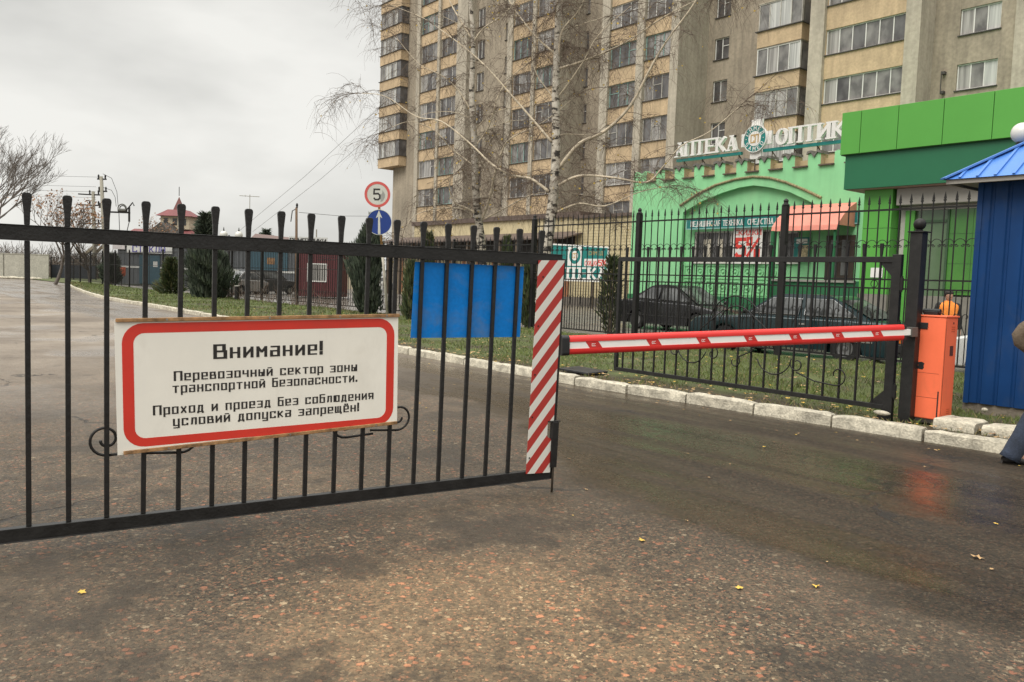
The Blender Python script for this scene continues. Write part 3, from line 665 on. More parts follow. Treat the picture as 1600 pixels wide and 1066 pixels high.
bp(MB().box(-.06, .03, -.05, .05, -.05, .055), 'clamp', mat('clamp_metal', (.12,.11,.10), .45, .5), 0, .004)
k = 0; x = .02
for x in (.50, 1.04, 1.60, 2.16, 2.72, 3.28, 3.92):
    m = MB().prism([(x-.075,-.0295),(x+.055,-.0295),(x+.10,.0335),(x-.03,.0335)], -.0352-.0012, -.0338); bp(m, 'red_mark', REDM)
    m = MB().box(x-.005, x+.035, -.0370, -.0366, -.012, -.008).box(x+.031, x+.035, -.0370, -.0366, -.0079, .0125).box(x-.005, x+.0309, -.0370, -.0366, .0085, .0125).box(x+.008, x+.018, -.0370, -.0366, -.002, .002); bp(m, 'emblem', WHB)
# loose kerb blocks
kbk = MB(); rb = random.Random(9)
for (nm, x0, x1, y0, y1, z1, lab) in (('concrete_block', -4.10, -3.66, 9.04, 9.38, .20, 'short loose concrete block lying against the foot of the barrier cabinet'),
                                      ('concrete_slab', -3.62, -1.8, 9.05, 9.40, .19, 'long pale concrete slab lying on the kerb in front of the blue kiosk')):
    m = MB(); stones(m, [(0, 0), (x1-x0, 0)], 3, y1-y0, z1-.10, rb); o = m.build(nm, WHITEWASH, None, 2); o.location = (x0, (y0+y1)/2, .115); tag(o, lab, 'block', None)
m = MB(); 
o = MB().ball((0,0,0), .04, 8, 5, (1,.8,.7)).build('pebble', WHITEWASH, None, True); o.location = (-4.18, 10.55, .17); tag(o, 'small white stone lying in front of the kiosk foot', 'stone')
o = MB().ball((0,0,0), .05, 8, 5, (1.3,.7,.5)).build('pebble', WHITEWASH, None, True); o.location = (-4.66, 9.05, .17); o.scale = (1.6,1,1.2); tag(o, 'white broken lump of plaster by the gate post foot', 'stone')
o = MB().prismz([(-.34,-.20),(.30,-.22),(.36,.18),(-.28,.22)], 0, .035).build('manhole_cover', mat('wet_slab', (.035,.036,.038), .3, var=.3, vs=8), None, bevel=.006); o.location = (-9.55, 9.05, .12); o.rotation_euler = (.04, .02, .1)
tag(o, 'dark wet slab lying in the grass behind the kerb, left of the open gate leaf', 'cover')
# blue kiosk
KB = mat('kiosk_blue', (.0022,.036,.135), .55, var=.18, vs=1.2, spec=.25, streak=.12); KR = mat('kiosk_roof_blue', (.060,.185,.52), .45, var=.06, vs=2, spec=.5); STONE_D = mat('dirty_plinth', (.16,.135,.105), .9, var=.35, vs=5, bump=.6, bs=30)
smear(KB, (.05,.07,.11), .52, .78, .5, (2, 2, 1.2)); smear(ORG, (.42,.12,.05), .56, .80, .45, (3.5, 3.5, 2.2))
ki = thing('kiosk', 'blue corrugated metal kiosk with a lighter blue hipped roof at the right edge', 'kiosk', (-4.55, 10.86, 0))
def corr(L, z0, z1, pitch=.19, d=.018):
    pts = []; x = 0
    while x < L-.02:
        for dx, dy in ((0,0),(pitch*.70,0),(pitch*.78,d),(pitch*.92,d)):
            if x+dx <= L: pts.append((x+dx, dy))
        x += pitch
    pts.append((L, 0)); v = []; f = []
    for i, (a, b) in enumerate(pts): v += [(a, b, z0), (a, b, z1)]
    for i in range(len(pts)-1): f.append((2*i, 2*i+2, 2*i+3, 2*i+1))
    return v, f
def panel(name, loc_, rz, L):
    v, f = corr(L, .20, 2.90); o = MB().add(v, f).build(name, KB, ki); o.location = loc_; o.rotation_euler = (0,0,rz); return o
panel('wall', (0, 0, 0), 0, 3.2); panel('wall', (3.2, 0, 0), pi/2, 2.6); panel('wall', (3.2, 2.6, 0), pi, 3.2); panel('wall', (0, 2.6, 0), -pi/2, 2.6)
MB().prismz([(-.012,-.012),(.05,-.012),(.05,-.002),(-.002,-.002),(-.002,.05),(-.012,.05)], .19, 2.90).build('corner_strip', KB, ki)
MB().box(-.03, 3.23, .03, 2.6, .02, .198).build('plinth', STONE_D, ki)
ov = .36; ap = (1.15, 1.3, 4.05); e0, e1, f0, f1, ze = -ov+.05, 3.2+ov, -ov+.05, 2.6+ov, 2.93
ridge = [(1.15,1.3,4.0),(2.05,1.3,4.0)]
rf = MB().add([(e0,f0,ze),(e1,f0,ze),(e1,f1,ze),(e0,f1,ze),ridge[0],ridge[1]], [(0,1,5,4),(1,2,5),(2,3,4,5),(3,0,4)])
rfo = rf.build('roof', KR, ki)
for i in range(1, 20):
    x = e0+i*.20
    if x > e1-.05: break
    tx = min(1, max(0, (x-e0)/(ridge[0][0]-e0))) if x < ridge[0][0] else (1 if x <= ridge[1][0] else (e1-x)/(e1-ridge[1][0]))
    MB().bar((x, f0, ze+.012), (x, f0+(1.3-f0)*tx, ze+(4.0-ze)*tx+.012), .03, .022).build('rib', KR, rfo)
m = MB().bar((e0,f0,ze+.012),(ridge[0][0],1.3,4.02),.14,.02); m.build('hip_cap', KR, rfo)
m = MB().box(e0+.03, e1-.03, f0+.03, f0+.05, 2.875, 2.928).box(e0+.03, e0+.05, f0+.052, f1-.03, 2.875, 2.928).box(e0+.06,e1-.06,f0+.06,f1-.06,2.905,2.915); m.build('soffit', mat('pale_soffit', (.30,.28,.25), .6), ki)
gl = thing('globe_lamp', 'white globe lamp standing above the blue kiosk roof', 'lamp', tuple(at(1597, 208, 10.6)))
MB().ball((0,0,0), .128, 24, 14).build('globe', mat('opal_glass', (.60,.59,.55), .25, var=.03), gl, True)
MB().lathe([(.06,-.17),(.065,-.125),(.05,-.115)], n=16).tube([(0,0,-.75),(0,0,-.165)], .02, 8).build('holder', DKH, gl, 2)

# ================================================================ iron fence
def spear(z0, z1, b=.0095):
    m = MB().box(-b, b, -b, b, z0, z1)
    zt = z1
    m.prism([(-b,zt+.0002),(b,zt+.0002),(.012,zt+.02),(.030,zt+.05),(.016,zt+.07),(.024,zt+.085),(.007,zt+.17),(0,zt+.20),(-.007,zt+.17),(-.024,zt+.085),(-.016,zt+.07),(-.030,zt+.05),(-.012,zt+.02)], -.006, .006)
    return m
def cscroll():
    m = MB(); m.tube(arc(-.055, 0, .035, -20, -300, 10, 0, .012)[::-1]+arc(0, .015, .098, 180, 0, 12, 0)+arc(.055, 0, .035, 200, 480, 10, 0, .012), .007, 5, False); return m
def yscroll():
    m = MB()
    for s in (-1, 1):
        m.tube([(s*.10, 0, -.22), (s*.05, 0, -.10), (s*.02, 0, 0), (s*.03, 0, .10)]+arc(s*.09, .12, .06, 180 if s > 0 else 0, -90 if s > 0 else 270, 10, 0, .025), .0075, 5, False)
    return m
fn = thing('iron_fence', 'tall black wrought iron fence with spear tips behind the open gate leaf', 'fence', (-10.42, 15.6, .1))
posts = [-8.32, -4.2, 0, 4.13, 8.26]
pp = None
for x in posts:
    if pp is None: pp = MB().box(-.06, .06, -.06, .06, -.1, 3.20).lathe([(.075,3.2005),(.08,3.225),(.05,3.25),(.045,3.28),(.055,3.31),(.03,3.345),(.005,3.36)], n=12).build('post', BLACKF, fn, 0); pp.location = (x,0,0)
    else: dupe(pp, fn, (x,0,0))
first = {}
def part(key, maker, x, z=0, parent=None, name=None):
    if key not in first: first[key] = maker().build(name or key, BLACKF, parent); first[key].location = (x, 0, z); return first[key]
    return dupe(first[key], parent, (x, 0, z))
for a, b in zip(posts, posts[1:]):
    for z0, z1 in ((3.0,3.035),(1.67,1.70),(1.50,1.53),(.13,.165)): MB().box(a+.06, b-.06, -.02, .02, z0, z1).build('rail', BLACKF, fn)
    n = 19; st = (b-a)/(n+1)
    for i in range(1, n+1):
        x = a+st*i; part('picket', lambda: spear(.165, 3.10), x, 0, fn)
        part('cscroll', cscroll, x-st/2, 2.33, fn, 'scroll')
        if i < n: part('short_picket', lambda: MB().box(-.0075, .0075, -.0075, .0075, .1652, 1.4998), x+st/2, 0, fn)
        if i % 2 == 0: part('yscroll', yscroll, x, .92, fn, 'scroll')
    MB().tube(arc((a+b)/2, 1.60, .068, 0, 360, 16, 0), .008, 5, False).build('ring', BLACKF, fn)
first.clear()
fl = thing('iron_fence', 'long lower black iron fence running into the distance on the left, behind the lawns', 'fence', (-18.74, 15.6, .1))
pp = None
x = -4.1
while x > -68:
    if pp is None: pp = MB().box(-.05, .05, -.05, .05, -.1, 2.62).lathe([(.06,2.6205),(.062,2.64),(.03,2.66),(.05,2.70),(.03,2.74)], n=10).build('post', BLACKF, fl); pp.location = (x,0,0)
    else: dupe(pp, fl, (x,0,0))
    x -= 4.1
for z0, z1 in ((2.48,2.515),(1.62,1.645),(.18,.215)): MB().box(-68, -.12, -.018, .018, z0, z1).build('rail', BLACKF, fl)
rest = MB()
for i in range(336):
    x = -.32-.2*i
    if abs((x+4.1) % 4.1) < .07 or abs((x+4.1) % 4.1-4.1) < .07: continue
    if i < 100: part('picket', lambda: spear(.2152, 2.56, .009), x, 0, fl)
    else:
        b = len(rest.v); rest.box(-.010,.010,-.008,.008,.2152,2.55).add([(-.024,0,2.56),(0,0,2.53),(.024,0,2.56),(0,0,2.70)], [(0,1,2,3)]); rest.xf(Matrix.Translation((x,0,0)), b)
    if i < 90 and i % 2 == 0: part('yscroll', yscroll, x, .55, fl, 'scroll')
    if i < 70: part('cscroll', cscroll, x-.1, 2.05, fl, 'scroll')
rest.build('picket_row', BLACKF, fl, kind='stuff')
first.clear()
# ================================================================ buildings
def wb(mb, name, m, root, **k):            # mesh given in street coordinates, parented to an unrotated thing
    o = mb.build(name, m, root, **k); o.location = -Vector(root.location); return o
PLA = mat('grey_render', (.315,.268,.203), .9, var=.16, vs=.5, bump=.3, bs=6, fine=.18, streak=.22)
PIL = mat('pale_render', (.42,.375,.30), .9, var=.12, vs=.6, bump=.3, bs=6, fine=.15, streak=.18)
ORA = mat('ochre_render', (.50,.375,.235), .9, var=.16, vs=.9, bump=.3, bs=8, fine=.15, streak=.15)
SILL = mat('dark_sill', (.06,.055,.05), .7, var=.3)
FRW = mat('white_frame', (.62,.61,.58), .5, var=.12, vs=2); FRG = mat('grey_frame', (.40,.38,.34), .6, var=.3, vs=2); FRT = mat('teal_frame', (.22,.36,.33), .6, var=.2, vs=2)
def glass(name, c0, c1, sc, rough=.06):
    m = bpy.data.materials.new(name); m.use_nodes = True; t = m.node_tree; p = t.nodes['Principled BSDF']
    tc = N(t, 'ShaderNodeTexCoord'); mp = N(t, 'ShaderNodeMapping'); mp.inputs['Scale'].default_value = sc; t.links.new(tc.outputs['Object'], mp.inputs[0])
    n = N(t, 'ShaderNodeTexNoise'); n.inputs['Scale'].default_value = 1; n.inputs['Detail'].default_value = 3; t.links.new(mp.outputs[0], n.inputs[0])
    cr = N(t, 'ShaderNodeValToRGB'); e = cr.color_ramp.elements; e[0].position = .38; e[0].color = c0+(1,); e[1].position = .62; e[1].color = c1+(1,)
    t.links.new(n.outputs[0], cr.inputs[0]); t.links.new(cr.outputs[0], p.inputs['Base Color'])
    p.inputs['Roughness'].default_value = rough; p.inputs['Specular IOR Level'].default_value = .6
    return m
GLS = [glass('glass_dark', (.050,.047,.048), (.13,.125,.125), (1.1,1.1,.8)), glass('glass_room', (.10,.095,.092), (.22,.21,.20), (1.6,1.6,1.1)), glass('glass_curtain', (.20,.19,.18), (.36,.345,.325), (7,7,.3)), glass('glass_net', (.33,.33,.32), (.50,.50,.475), (9,9,.2))]  # pane colours are lifted so they carry some reflected sky
GLD = glass('glass_black', (.012,.012,.012), (.04,.038,.035), (1,1,1))
ap = thing('apartment_building', 'tall grey and ochre apartment block with glazed loggias filling the upper right of the view', 'building', (-46, 43.5, 0))
wrnd = random.Random(21)
walls = {k: MB() for k in ('grey', 'pale', 'ochre')}; sills = MB(); back = MB()
TOP = 41
def window(x0, x1, z0, z1, y, n, fm=None, trans=False, fr=.055, gl=None):
    f = MB(); fm = fm or FRG
    f.box(x0, x1, y, y+.07, z0, z0+fr); f.box(x0, x1, y, y+.07, z1-fr, z1); f.box(x0, x0+fr, y+.001, y+.069, z0+fr, z1-fr); f.box(x1-fr, x1, y+.001, y+.069, z0+fr, z1-fr)
    for i in range(1, n):
        x = x0+(x1-x0)*i/n; f.box(x-fr*.45, x+fr*.45, y+.001, y+.069, z0+fr, z1-fr)
    if trans:
        i = wrnd.randrange(n); a = x0+(x1-x0)*i/n; b = x0+(x1-x0)*(i+1)/n; zz = z0+(z1-z0)*.62; f.box(a+fr, b-fr, y+.002, y+.068, zz-fr*.4, zz+fr*.4)
    fo = wb(f, 'window', fm, ap)
    p = MB(); 
    for i in range(n):
        p.mi = min(3, max(0, int(wrnd.choice(gl or [0,0,1,1,1,2]))))
        a = x0+fr*.5+(x1-x0-fr)*i/n; b = x0+fr*.5+(x1-x0-fr)*(i+1)/n; dy = wrnd.uniform(-.008, .008)
        p.add([(a,y+.04+dy,z0+.02),(b,y+.04-dy,z0+.02),(b,y+.04-dy,z1-.02),(a,y+.04+dy,z1-.02)], [(0,1,2,3)])
    po = p.build('pane', GLS, fo)
    return fo
def zview(x, y):                       # height at which a facade leaves the top of the picture
    v = Vector((x, y, 0)); rt = v.dot(RT); lo, hi = 2, 60
    for _ in range(40):
        m = (lo+hi)/2; q = Vector((x, y, m-CAM_H)); 
        if q.dot(UP)/q.dot(FW) > 533/FPX: hi = m
        else: lo = m
    return lo
def column(x0, x1, y, wx0, wx1, sill, h, FH, mw, ms, n, back_y, fm=None, gl=None, trans=.4, zlow=4.5, sillw=True, rec=.10):
    """one vertical strip of facade: piers beside the openings, spandrels between them, a window in each"""
    k0 = math.ceil((zlow-sill)/FH); zt = zview((wx0+wx1)/2, y); 
    if wx0-x0 > .02: walls[mw].box(x0, wx0, y, back_y, 0, TOP)
    if x1-wx1 > .02: walls[mw].box(wx1, x1, y, back_y, 0, TOP)
    z = 0; k = k0
    while sill+k*FH < zt+.3:
        s = sill+k*FH
        walls[ms].box(wx0, wx1, y+(.012 if ms != mw else 0), back_y, z, s); z = s+h
        f = fm(k) if callable(fm) else fm
        fo = window(wx0+.004, wx1-.004, s+.004, s+h-.004, y+rec, n, f, wrnd.random() < trans, gl=gl)
        if sillw: MB().box(wx0-.06, wx1+.06, y-.09, y+.09, s-.05, s-.002).build('sill', SILL, fo)
        k += 1
    walls[ms].box(wx0, wx1, y+.012, back_y, z, TOP)
    back.box(wx0, wx1, y+rec+.15, y+rec+.16, 0, TOP)
def rf(p): return lambda k: wrnd.choice(p)
# right wall bay, loggias, balcony stack, recess
column(-21.6, -17.6, 44.8, -20.32, -18.36, 12.08, 1.32, 2.78, 'grey', 'grey', 3, 46, FRW, [1,2,2,3], .5, 9)
walls['pale'].box(-17.6, -16.7, 44.55, 46, 0, TOP); walls['grey'].box(-16.7, 6, 44.8, 46, 0, TOP)
walls['pale'].box(-22.4, -21.6, 43.25, 46, 0, TOP)
column(-27.1, -22.4, 43.5, -27.08, -22.42, 12.15, 1.40, 2.73, 'ochre', 'ochre', 6, 46, FRW, [0,1,1,1,2,3], 0, 6)
walls['pale'].box(-28.0, -27.1, 43.25, 46, 0, TOP)
column(-33.6, -28.0, 45.5, -29.15, -28.62, 12.0, 1.45, 2.72, 'grey', 'grey', 1, 47, FRW, [0,1], 1, 7)
for k in range(-1, 3):
    s = 12.0+2.7*k
    b = MB().box(-32.3, -29.2, 44.3, 44.38, s-1.02, s-.02).box(-29.28, -29.2, 44.381, 45.49, s-1.02, s-.02).box(-32.3, -32.22, 44.381, 45.49, s-1.02, s-.02).box(-32.2, -29.3, 44.39, 45.49, s-1.02, s-.90)
    bo = wb(b, 'balcony', ORA, ap)
    MB().box(-32.42, -29.1, 44.18, 45.49, s-.019, s+.035).build('ledge', SILL, bo)
    MB().box(-32.3, -29.2, 44.3, 45.49, s+1.66, s+1.72).build('balcony_top', PIL, bo)
    fo = window(-32.26, -29.24, s+.036, s+1.655, 44.33, 4, FRW if k % 2 else FRG, False, gl=[2,3,3] if k < 0 else [1,2,3])
    sw = MB().box(-29.27, -29.22, 44.41, 44.46, s+.036, s+1.655).box(-29.27, -29.22, 45.40, 45.45, s+.036, s+1.655).box(-29.27, -29.22, 44.461, 45.399, s+.036, s+.09).build('window', FRG, bo)
    MB().add([(-29.245,44.42,s+.05),(-29.245,45.44,s+.05),(-29.245,45.44,s+1.64),(-29.245,44.42,s+1.64)], [(0,1,2,3)]).build('pane', GLS[1], sw)
column(-37.8, -33.6, 46.4, -37.25, -36.06, 14.17, 1.42, 2.82, 'grey', 'grey', 2, 48, rf([FRW]), [0,1,1], .6, 8)
# first double loggia block
walls['pale'].box(-38.52, -37.8, 43.35, 46.4, 0, TOP); walls['pale'].box(-41.66, -40.98, 43.35, 46.4, 0, TOP); walls['pale'].box(-45.2, -44.4, 43.35, 46.4, 0, TOP)
ld = rf([FRG, FRG, FRW, FRW, FRT])
column(-44.4, -41.66, 43.5, -44.38, -41.68, 8.72, 1.62, 2.80, 'ochre', 'ochre', 3, 46.4, ld, [0,0,1,1,2], .5, 5)
column(-40.98, -38.52, 43.5, -40.96, -38.54, 8.72, 1.64, 2.80, 'ochre', 'ochre', 3, 46.4, ld, [0,0,1,1,2], .5, 5)
column(-52.5, -45.2, 46.0, -50.48, -49.36, 11.48, 1.48, 2.83, 'grey', 'grey', 2, 48, FRW, [0,1], .6, 6)
walls['pale'].box(-50.35, -49.75, 43.35, 46.4, 0, TOP); walls['pale'].box(-53.26, -52.82, 43.35, 46.4, 0, TOP); walls['pale'].box(-56.5, -55.84, 43.35, 46.4, 0, TOP)
column(-55.84, -53.26, 43.5, -55.82, -53.28, 11.32, 1.62, 2.83, 'ochre', 'ochre', 3, 46.4, ld, [0,0,1,1], .3, 7)
column(-52.82, -50.35, 43.5, -52.8, -50.37, 11.36, 1.62, 2.83, 'ochre', 'ochre', 3, 46.4, ld, [0,0,1,2], .3, 7)
column(-62.4, -59.5, 44.3, -62.1, -61.0, 10.0, 1.6, 2.8, 'grey', 'grey', 2, 46.4, FRW, [0,0,1], 0, 7)
column(-59.5, -56.5, 44.3, -58.0, -57.2, 10.9, 1.4, 2.8, 'grey', 'grey', 1, 46.4, FRG, [0,0,1], 0, 7)
walls['pale'].box(-64.0, -62.4, 43.35, 46.4, 0, TOP); walls['pale'].box(-67.22, -66.82, 43.35, 46.4, 0, TOP); walls['pale'].box(-70.9, -70.3, 43.35, 46.4, 0, TOP)
column(-70.3, -67.22, 43.5, -70.28, -67.24, 11.2, 1.62, 2.73, 'ochre', 'ochre', 3, 46.4, ld, [0,0,1,2], .3, 7)
column(-66.82, -64.0, 43.5, -66.8, -64.02, 11.2, 1.62, 2.73, 'ochre', 'ochre', 3, 46.4, ld, [0,0,1,2], .3, 7)
walls['grey'].box(-75.1, -70.9, 43.5, 60, 0, TOP)
for k in range(0, 7):
    s = 13.55+2.57*k
    b = MB().box(-76.7, -72.6, 42.6, 42.68, s-.95, s-.02).box(-72.68, -72.6, 42.681, 43.49, s-.95, s-.02).box(-76.7, -76.62, 42.681, 45, s-.95, s-.02).box(-76.6, -72.7, 42.69, 43.49, s-.95, s-.85)
    bo = wb(b, 'balcony', ORA, ap)
    MB().box(-76.8, -72.5, 42.5, 43.49, s-.019, s+.03).build('ledge', SILL, bo)
    MB().box(-76.7, -72.6, 42.6, 43.49, s+1.50, s+1.56).build('balcony_top', SILL, bo)
    window(-76.66, -73.4, s+.031, s+1.495, 42.63, 6, FRG, False, gl=[1,1,2,3])
    MB().box(-73.39, -72.64, 42.66, 42.70, s+.031, s+1.495).box(-72.68, -72.64, 42.701, 43.48, s+.031, s+1.495).build('side_screen', GLS[0], bo)
wb(walls['grey'], 'wall', PLA, ap); wb(walls['pale'], 'pilaster', PIL, ap); wb(walls['ochre'], 'spandrel', ORA, ap); wb(back, 'dark_interior', GLD, ap)
wb(MB().box(-75, 6, 48.02, 60, 0, TOP-.01), 'rear_block', PLA, ap)
wb(MB().box(-51.55, -50.8, 45.65, 45.98, 19.3, 19.85), 'air_conditioner', FRG, ap); wb(MB().box(-51.55, -50.8, 45.65, 45.98, 13.6, 14.15), 'air_conditioner', FRG, ap)
m = MB().box(-21.0, -20.82, 44.55, 44.79, 12.0, 12.14).box(-21.0, -20.82, 44.55, 44.79, 13.0, 13.14).box(-20.98, -20.94, 44.5, 44.55, 12.0, 13.14); wb(m, 'cable_bracket', SILL, ap)
wb(MB().box(-38.9, -38.3, 46.1, 46.39, 14.4, 14.55), 'wall_bracket', SILL, ap)

# ---------------------------------------------------------------- mint green pharmacy
MINT = mat('mint_render', (.255,.60,.30), .85, var=.07, vs=.8, bump=.15, bs=20, streak=.08)
DGR = mat('dark_green_render', (.020,.135,.052), .8, var=.12, vs=1); BEI = mat('beige_render', (.46,.36,.21), .85, var=.12); TINC = mat('zinc_cap', (.16,.15,.135), .5, .3, var=.25, vs=3)
BRN = mat('brown_cap', (.10,.075,.055), .8, var=.3, vs=5); TEA = mat('teal_sign', (.0055,.165,.150), .45, var=.06); WHS = mat('white_sign', (.68,.67,.64), .45, var=.05); 
ph = thing('pharmacy_building', 'mint green pharmacy with a toothed parapet and a wide arch over its barred window', 'building', (-22, 29, 0))
XL, XR = -27.42, -12.5; Y0 = 28.75
ncs = [-17.53-1.10*i for i in range(9)]; ZT, ZN = 6.74, 6.26
tops = [(XR, ZT)]
tops += [(-16.2, ZT), (-16.2, ZN), (-16.75, ZN), (-16.75, ZT)]
for c in ncs: tops += [(c+.28, ZT), (c+.28, ZN), (c-.28, ZN), (c-.28, ZT)]
tops += [(XL, ZT)]
def swallow(pts):
    o = []
    for i, (x, z) in enumerate(pts):
        o.append((x, z))
        if i+1 < len(pts) and z == ZT and pts[i+1][1] == ZT and x-pts[i+1][0] < .9:
            x2 = pts[i+1][0]; mid = (x+x2)/2; o += [(x-.13, ZT+.05), (mid, ZT-.14), (x2+.13, ZT+.05)]
    return o
tp = swallow(tops)
archi = [(-24.37,4.60),(-24.37,4.79),(-23.4,5.22),(-22.28,5.53),(-21.5,5.68),(-20.77,5.73),(-20.0,5.60),(-19.09,5.36),(-18.4,5.05),(-17.96,4.83),(-17.96,4.6)]
front = [(XL,0),(-24.37,0)]+archi+[(-17.96,0),(XR,0)]+tp[0:]
m = MB(); m.prism(front[::1], Y0, 29.0)
wb(m, 'front_wall', MINT, ph)
wb(MB().box(XL, XR, 29.0005, 40, 0, 6.0).box(XL, XL+.3, 29.0005, 40, 6.0, 6.25), 'wall', MINT, ph)
nb = MB(); br_ = MB()
for c in ncs+[-16.475]:
    wb(MB().box(c-.285, c-.278, Y0-.002, 29.25, ZN+.01, ZT-.03), 'merlon_side', BEI, ph); wb(MB().box(c-.33, c+.30, Y0-.10, 29.15, ZN-.005, ZN+.045), 'notch_sill', BRN, ph)
    wb(MB().box(c-.277, c+.279, 29.02, 29.20, ZN+.05, ZN+.30), 'rear_parapet', BEI, ph)
for a, b in zip(ncs, ncs[1:]):
    x0, x1 = b+.28, a-.28; mid = (x0+x1)/2
    cp = MB().prism([(x0-.05,ZT-.02),(x0+.13,ZT+.05),(mid,ZT-.15),(x1-.13,ZT+.05),(x1+.05,ZT-.02),(x1+.03,ZT+.09),(x1-.13,ZT+.13),(mid,ZT-.04),(x0+.13,ZT+.13),(x0-.03,ZT+.09)], Y0-.07, 29.22); wb(cp, 'merlon_cap', TINC, ph)
rope = [(-24.5,5.11),(-23.6,5.55),(-22.67,5.86),(-21.7,6.03),(-20.79,6.08),(-20.0,5.97),(-19.26,5.75),(-18.4,5.4),(-17.68,5.06)]
m = MB(); m.tube([(x, Y0-.03, z) for x, z in rope], .05, 8); 
for i in range(len(rope)-1):
    for t in range(7):
        x = rope[i][0]+(rope[i+1][0]-rope[i][0])*t/7; z = rope[i][1]+(rope[i+1][1]-rope[i][1])*t/7; m.ball((x, Y0-.045, z), .055, 6, 4)
wb(m, 'arch_moulding', mat('rope_moulding', (.27,.24,.13), .85, var=.4, vs=9), ph)
wb(MB().prism([(XL-.02,0),(-18.0,0),(-18.0,1.35),(-19.6,1.2),(XL-.02,1.12)], Y0-.05, Y0-.001).box(-24.36, -17.97, Y0, 28.999, 0, 1.16), 'plinth', DGR, ph)
rp = MB(); 
for i in range(8):
    for j in range(2):
        x = -24.05+.61*i; z = 1.55+.66*j
        ring(rp, [(x-.28,z-.29),(x+.28,z-.29),(x+.28,z+.29),(x-.28,z+.29)], [(x-.23,z-.24),(x+.23,z-.24),(x+.23,z+.24),(x-.23,z+.24)], 28.955, 29)
        rp.tube([(x+.15*cos(a), 28.985, z+.15*sin(a)) for a in [2*pi*q/14 for q in range(15)]], .028, 6, False); rp.ball((x,28.985,z), .06, 8, 5)
rp.box(-24.36, -19.15, 28.95, 28.999, 2.50, 2.56).box(-24.36, -19.15, 28.95, 28.999, 1.17, 1.21)
wb(rp, 'relief_panel', MINT, ph)
def barred(x0, x1, z0, z1, n):
    f = MB().box(x0, x1, 28.94, 28.999, z0, z0+.07).box(x0, x1, 28.94, 28.999, z1-.07, z1)
    for i in range(n+1): x = x0+(x1-x0-.07)*i/n; f.box(x, x+.07, 28.942, 28.997, z0+.07, z1-.07)
    fo = wb(f, 'window', FRG, ph)
    MB().add([(x0,28.975,z0),(x1,28.975,z0),(x1,28.975,z1),(x0,28.975,z1)], [(0,1,2,3)]).build('pane', GLS[0], fo)
    g = MB(); k = int((x1-x0)/.22)
    for i in range(k+1): g.bar((x0+.02+(x1-x0-.04)*i/k, 28.90, z0), (x0+.02+(x1-x0-.04)*i/k, 28.90, z1), .018, .018)
    for i in range(0, k-2, 3):
        a = x0+(x1-x0)*i/k; g.tube([(a, 28.89, z0+.1), (a+.3, 28.89, z0+.55), (a+.62, 28.89, z1-.1)], .009, 4); g.tube([(a+.62, 28.89, z0+.1), (a+.3, 28.89, z0+.55), (a, 28.89, z1-.1)], .009, 4)
        g.tube(arc(a+.32, z0+.5, .17, 0, 500, 16, 28.885, .05), .009, 4)
    g.build('grille', BLACKF, fo)
    MB().box(x0-.1, x1+.1, 28.88, 28.999, z0-.06, z0-.002).build('sill', mat('white_sill', (.55,.55,.5), .5), fo)
barred(-23.78, -19.95, 2.62, 3.93, 6); barred(-19.55, -18.68, 2.62, 3.83, 1)
m = MB().box(-23.3, -22.9, 28.955, 28.97, 2.75, 3.6); wb(m, 'window_display', mat('pale_curtain', (.55,.50,.40), .7), ph)
m = MB().box(-22.55, -22.3, 28.955, 28.97, 2.7, 3.6); wb(m, 'window_display', mat('pale_curtain', (.55,.50,.40), .7), ph)
# porch, door, awning, posts
wb(MB().box(-18.9, XR, 27.5, Y0-.06, 0, 1.92), 'porch', DGR, ph)
wb(MB().box(-18.9, -15.4, 27.42, 27.499, 1.86, 1.94), 'porch_edge', mat('grey_edge', (.25,.25,.22), .7), ph)
dr = wb(MB().box(-17.35, -16.2, 28.70, Y0-.001, 1.93, 3.62), 'door', mat('brown_door', (.045,.028,.02), .45, var=.2), ph)
MB().box(-17.15, -16.85, 28.685, 28.6995, 2.15, 3.45).box(-16.70, -16.4, 28.685, 28.6995, 2.15, 3.45).build('door_glass', GLS[0], dr)
aw = thing('awning', 'faded coral red canvas awning over the pharmacy door', 'awning', (-17.7, 28.75, 3.7))
CORAL = mat('coral_canvas', (.70,.25,.19), .75, var=.10, vs=1.5, streak=.1)
x0, x1 = -18.95, -16.25
prof = [(28.745,4.80),(28.35,4.62),(27.9,4.28),(27.55,3.92),(27.5,3.74)]
m = MB(); v = []; 
for (y, z) in prof: v += [(x0,y,z),(x1,y,z)]
f = [(2*i,2*i+1,2*i+3,2*i+2) for i in range(4)]
m.add(v, f); m.add([(x0,y,z) for y, z in prof[:4]]+[(x0,28.74,3.92)], [(0,1,2,3,4)]); m.add([(x1,y,z) for y, z in prof[:4]]+[(x1,28.74,3.92)], [(0,1,2,3,4)])
o = wb(m, 'canvas', CORAL, aw); sm = o.modifiers.new('thick', 'SOLIDIFY'); sm.thickness = .01
wb(MB().tube([(x0+.12,27.62,1.95),(x0+.12,27.62,3.9)], .05, 10), 'post', DGR, aw); wb(MB().tube([(x1-.12,27.62,1.95),(x1-.12,27.62,3.9)], .05, 10), 'post', DGR, aw)
wb(MB().tube([(x0+.12,27.44,0),(x0+.12,27.44,3.75)], .07, 10), 'post', DGR, aw)
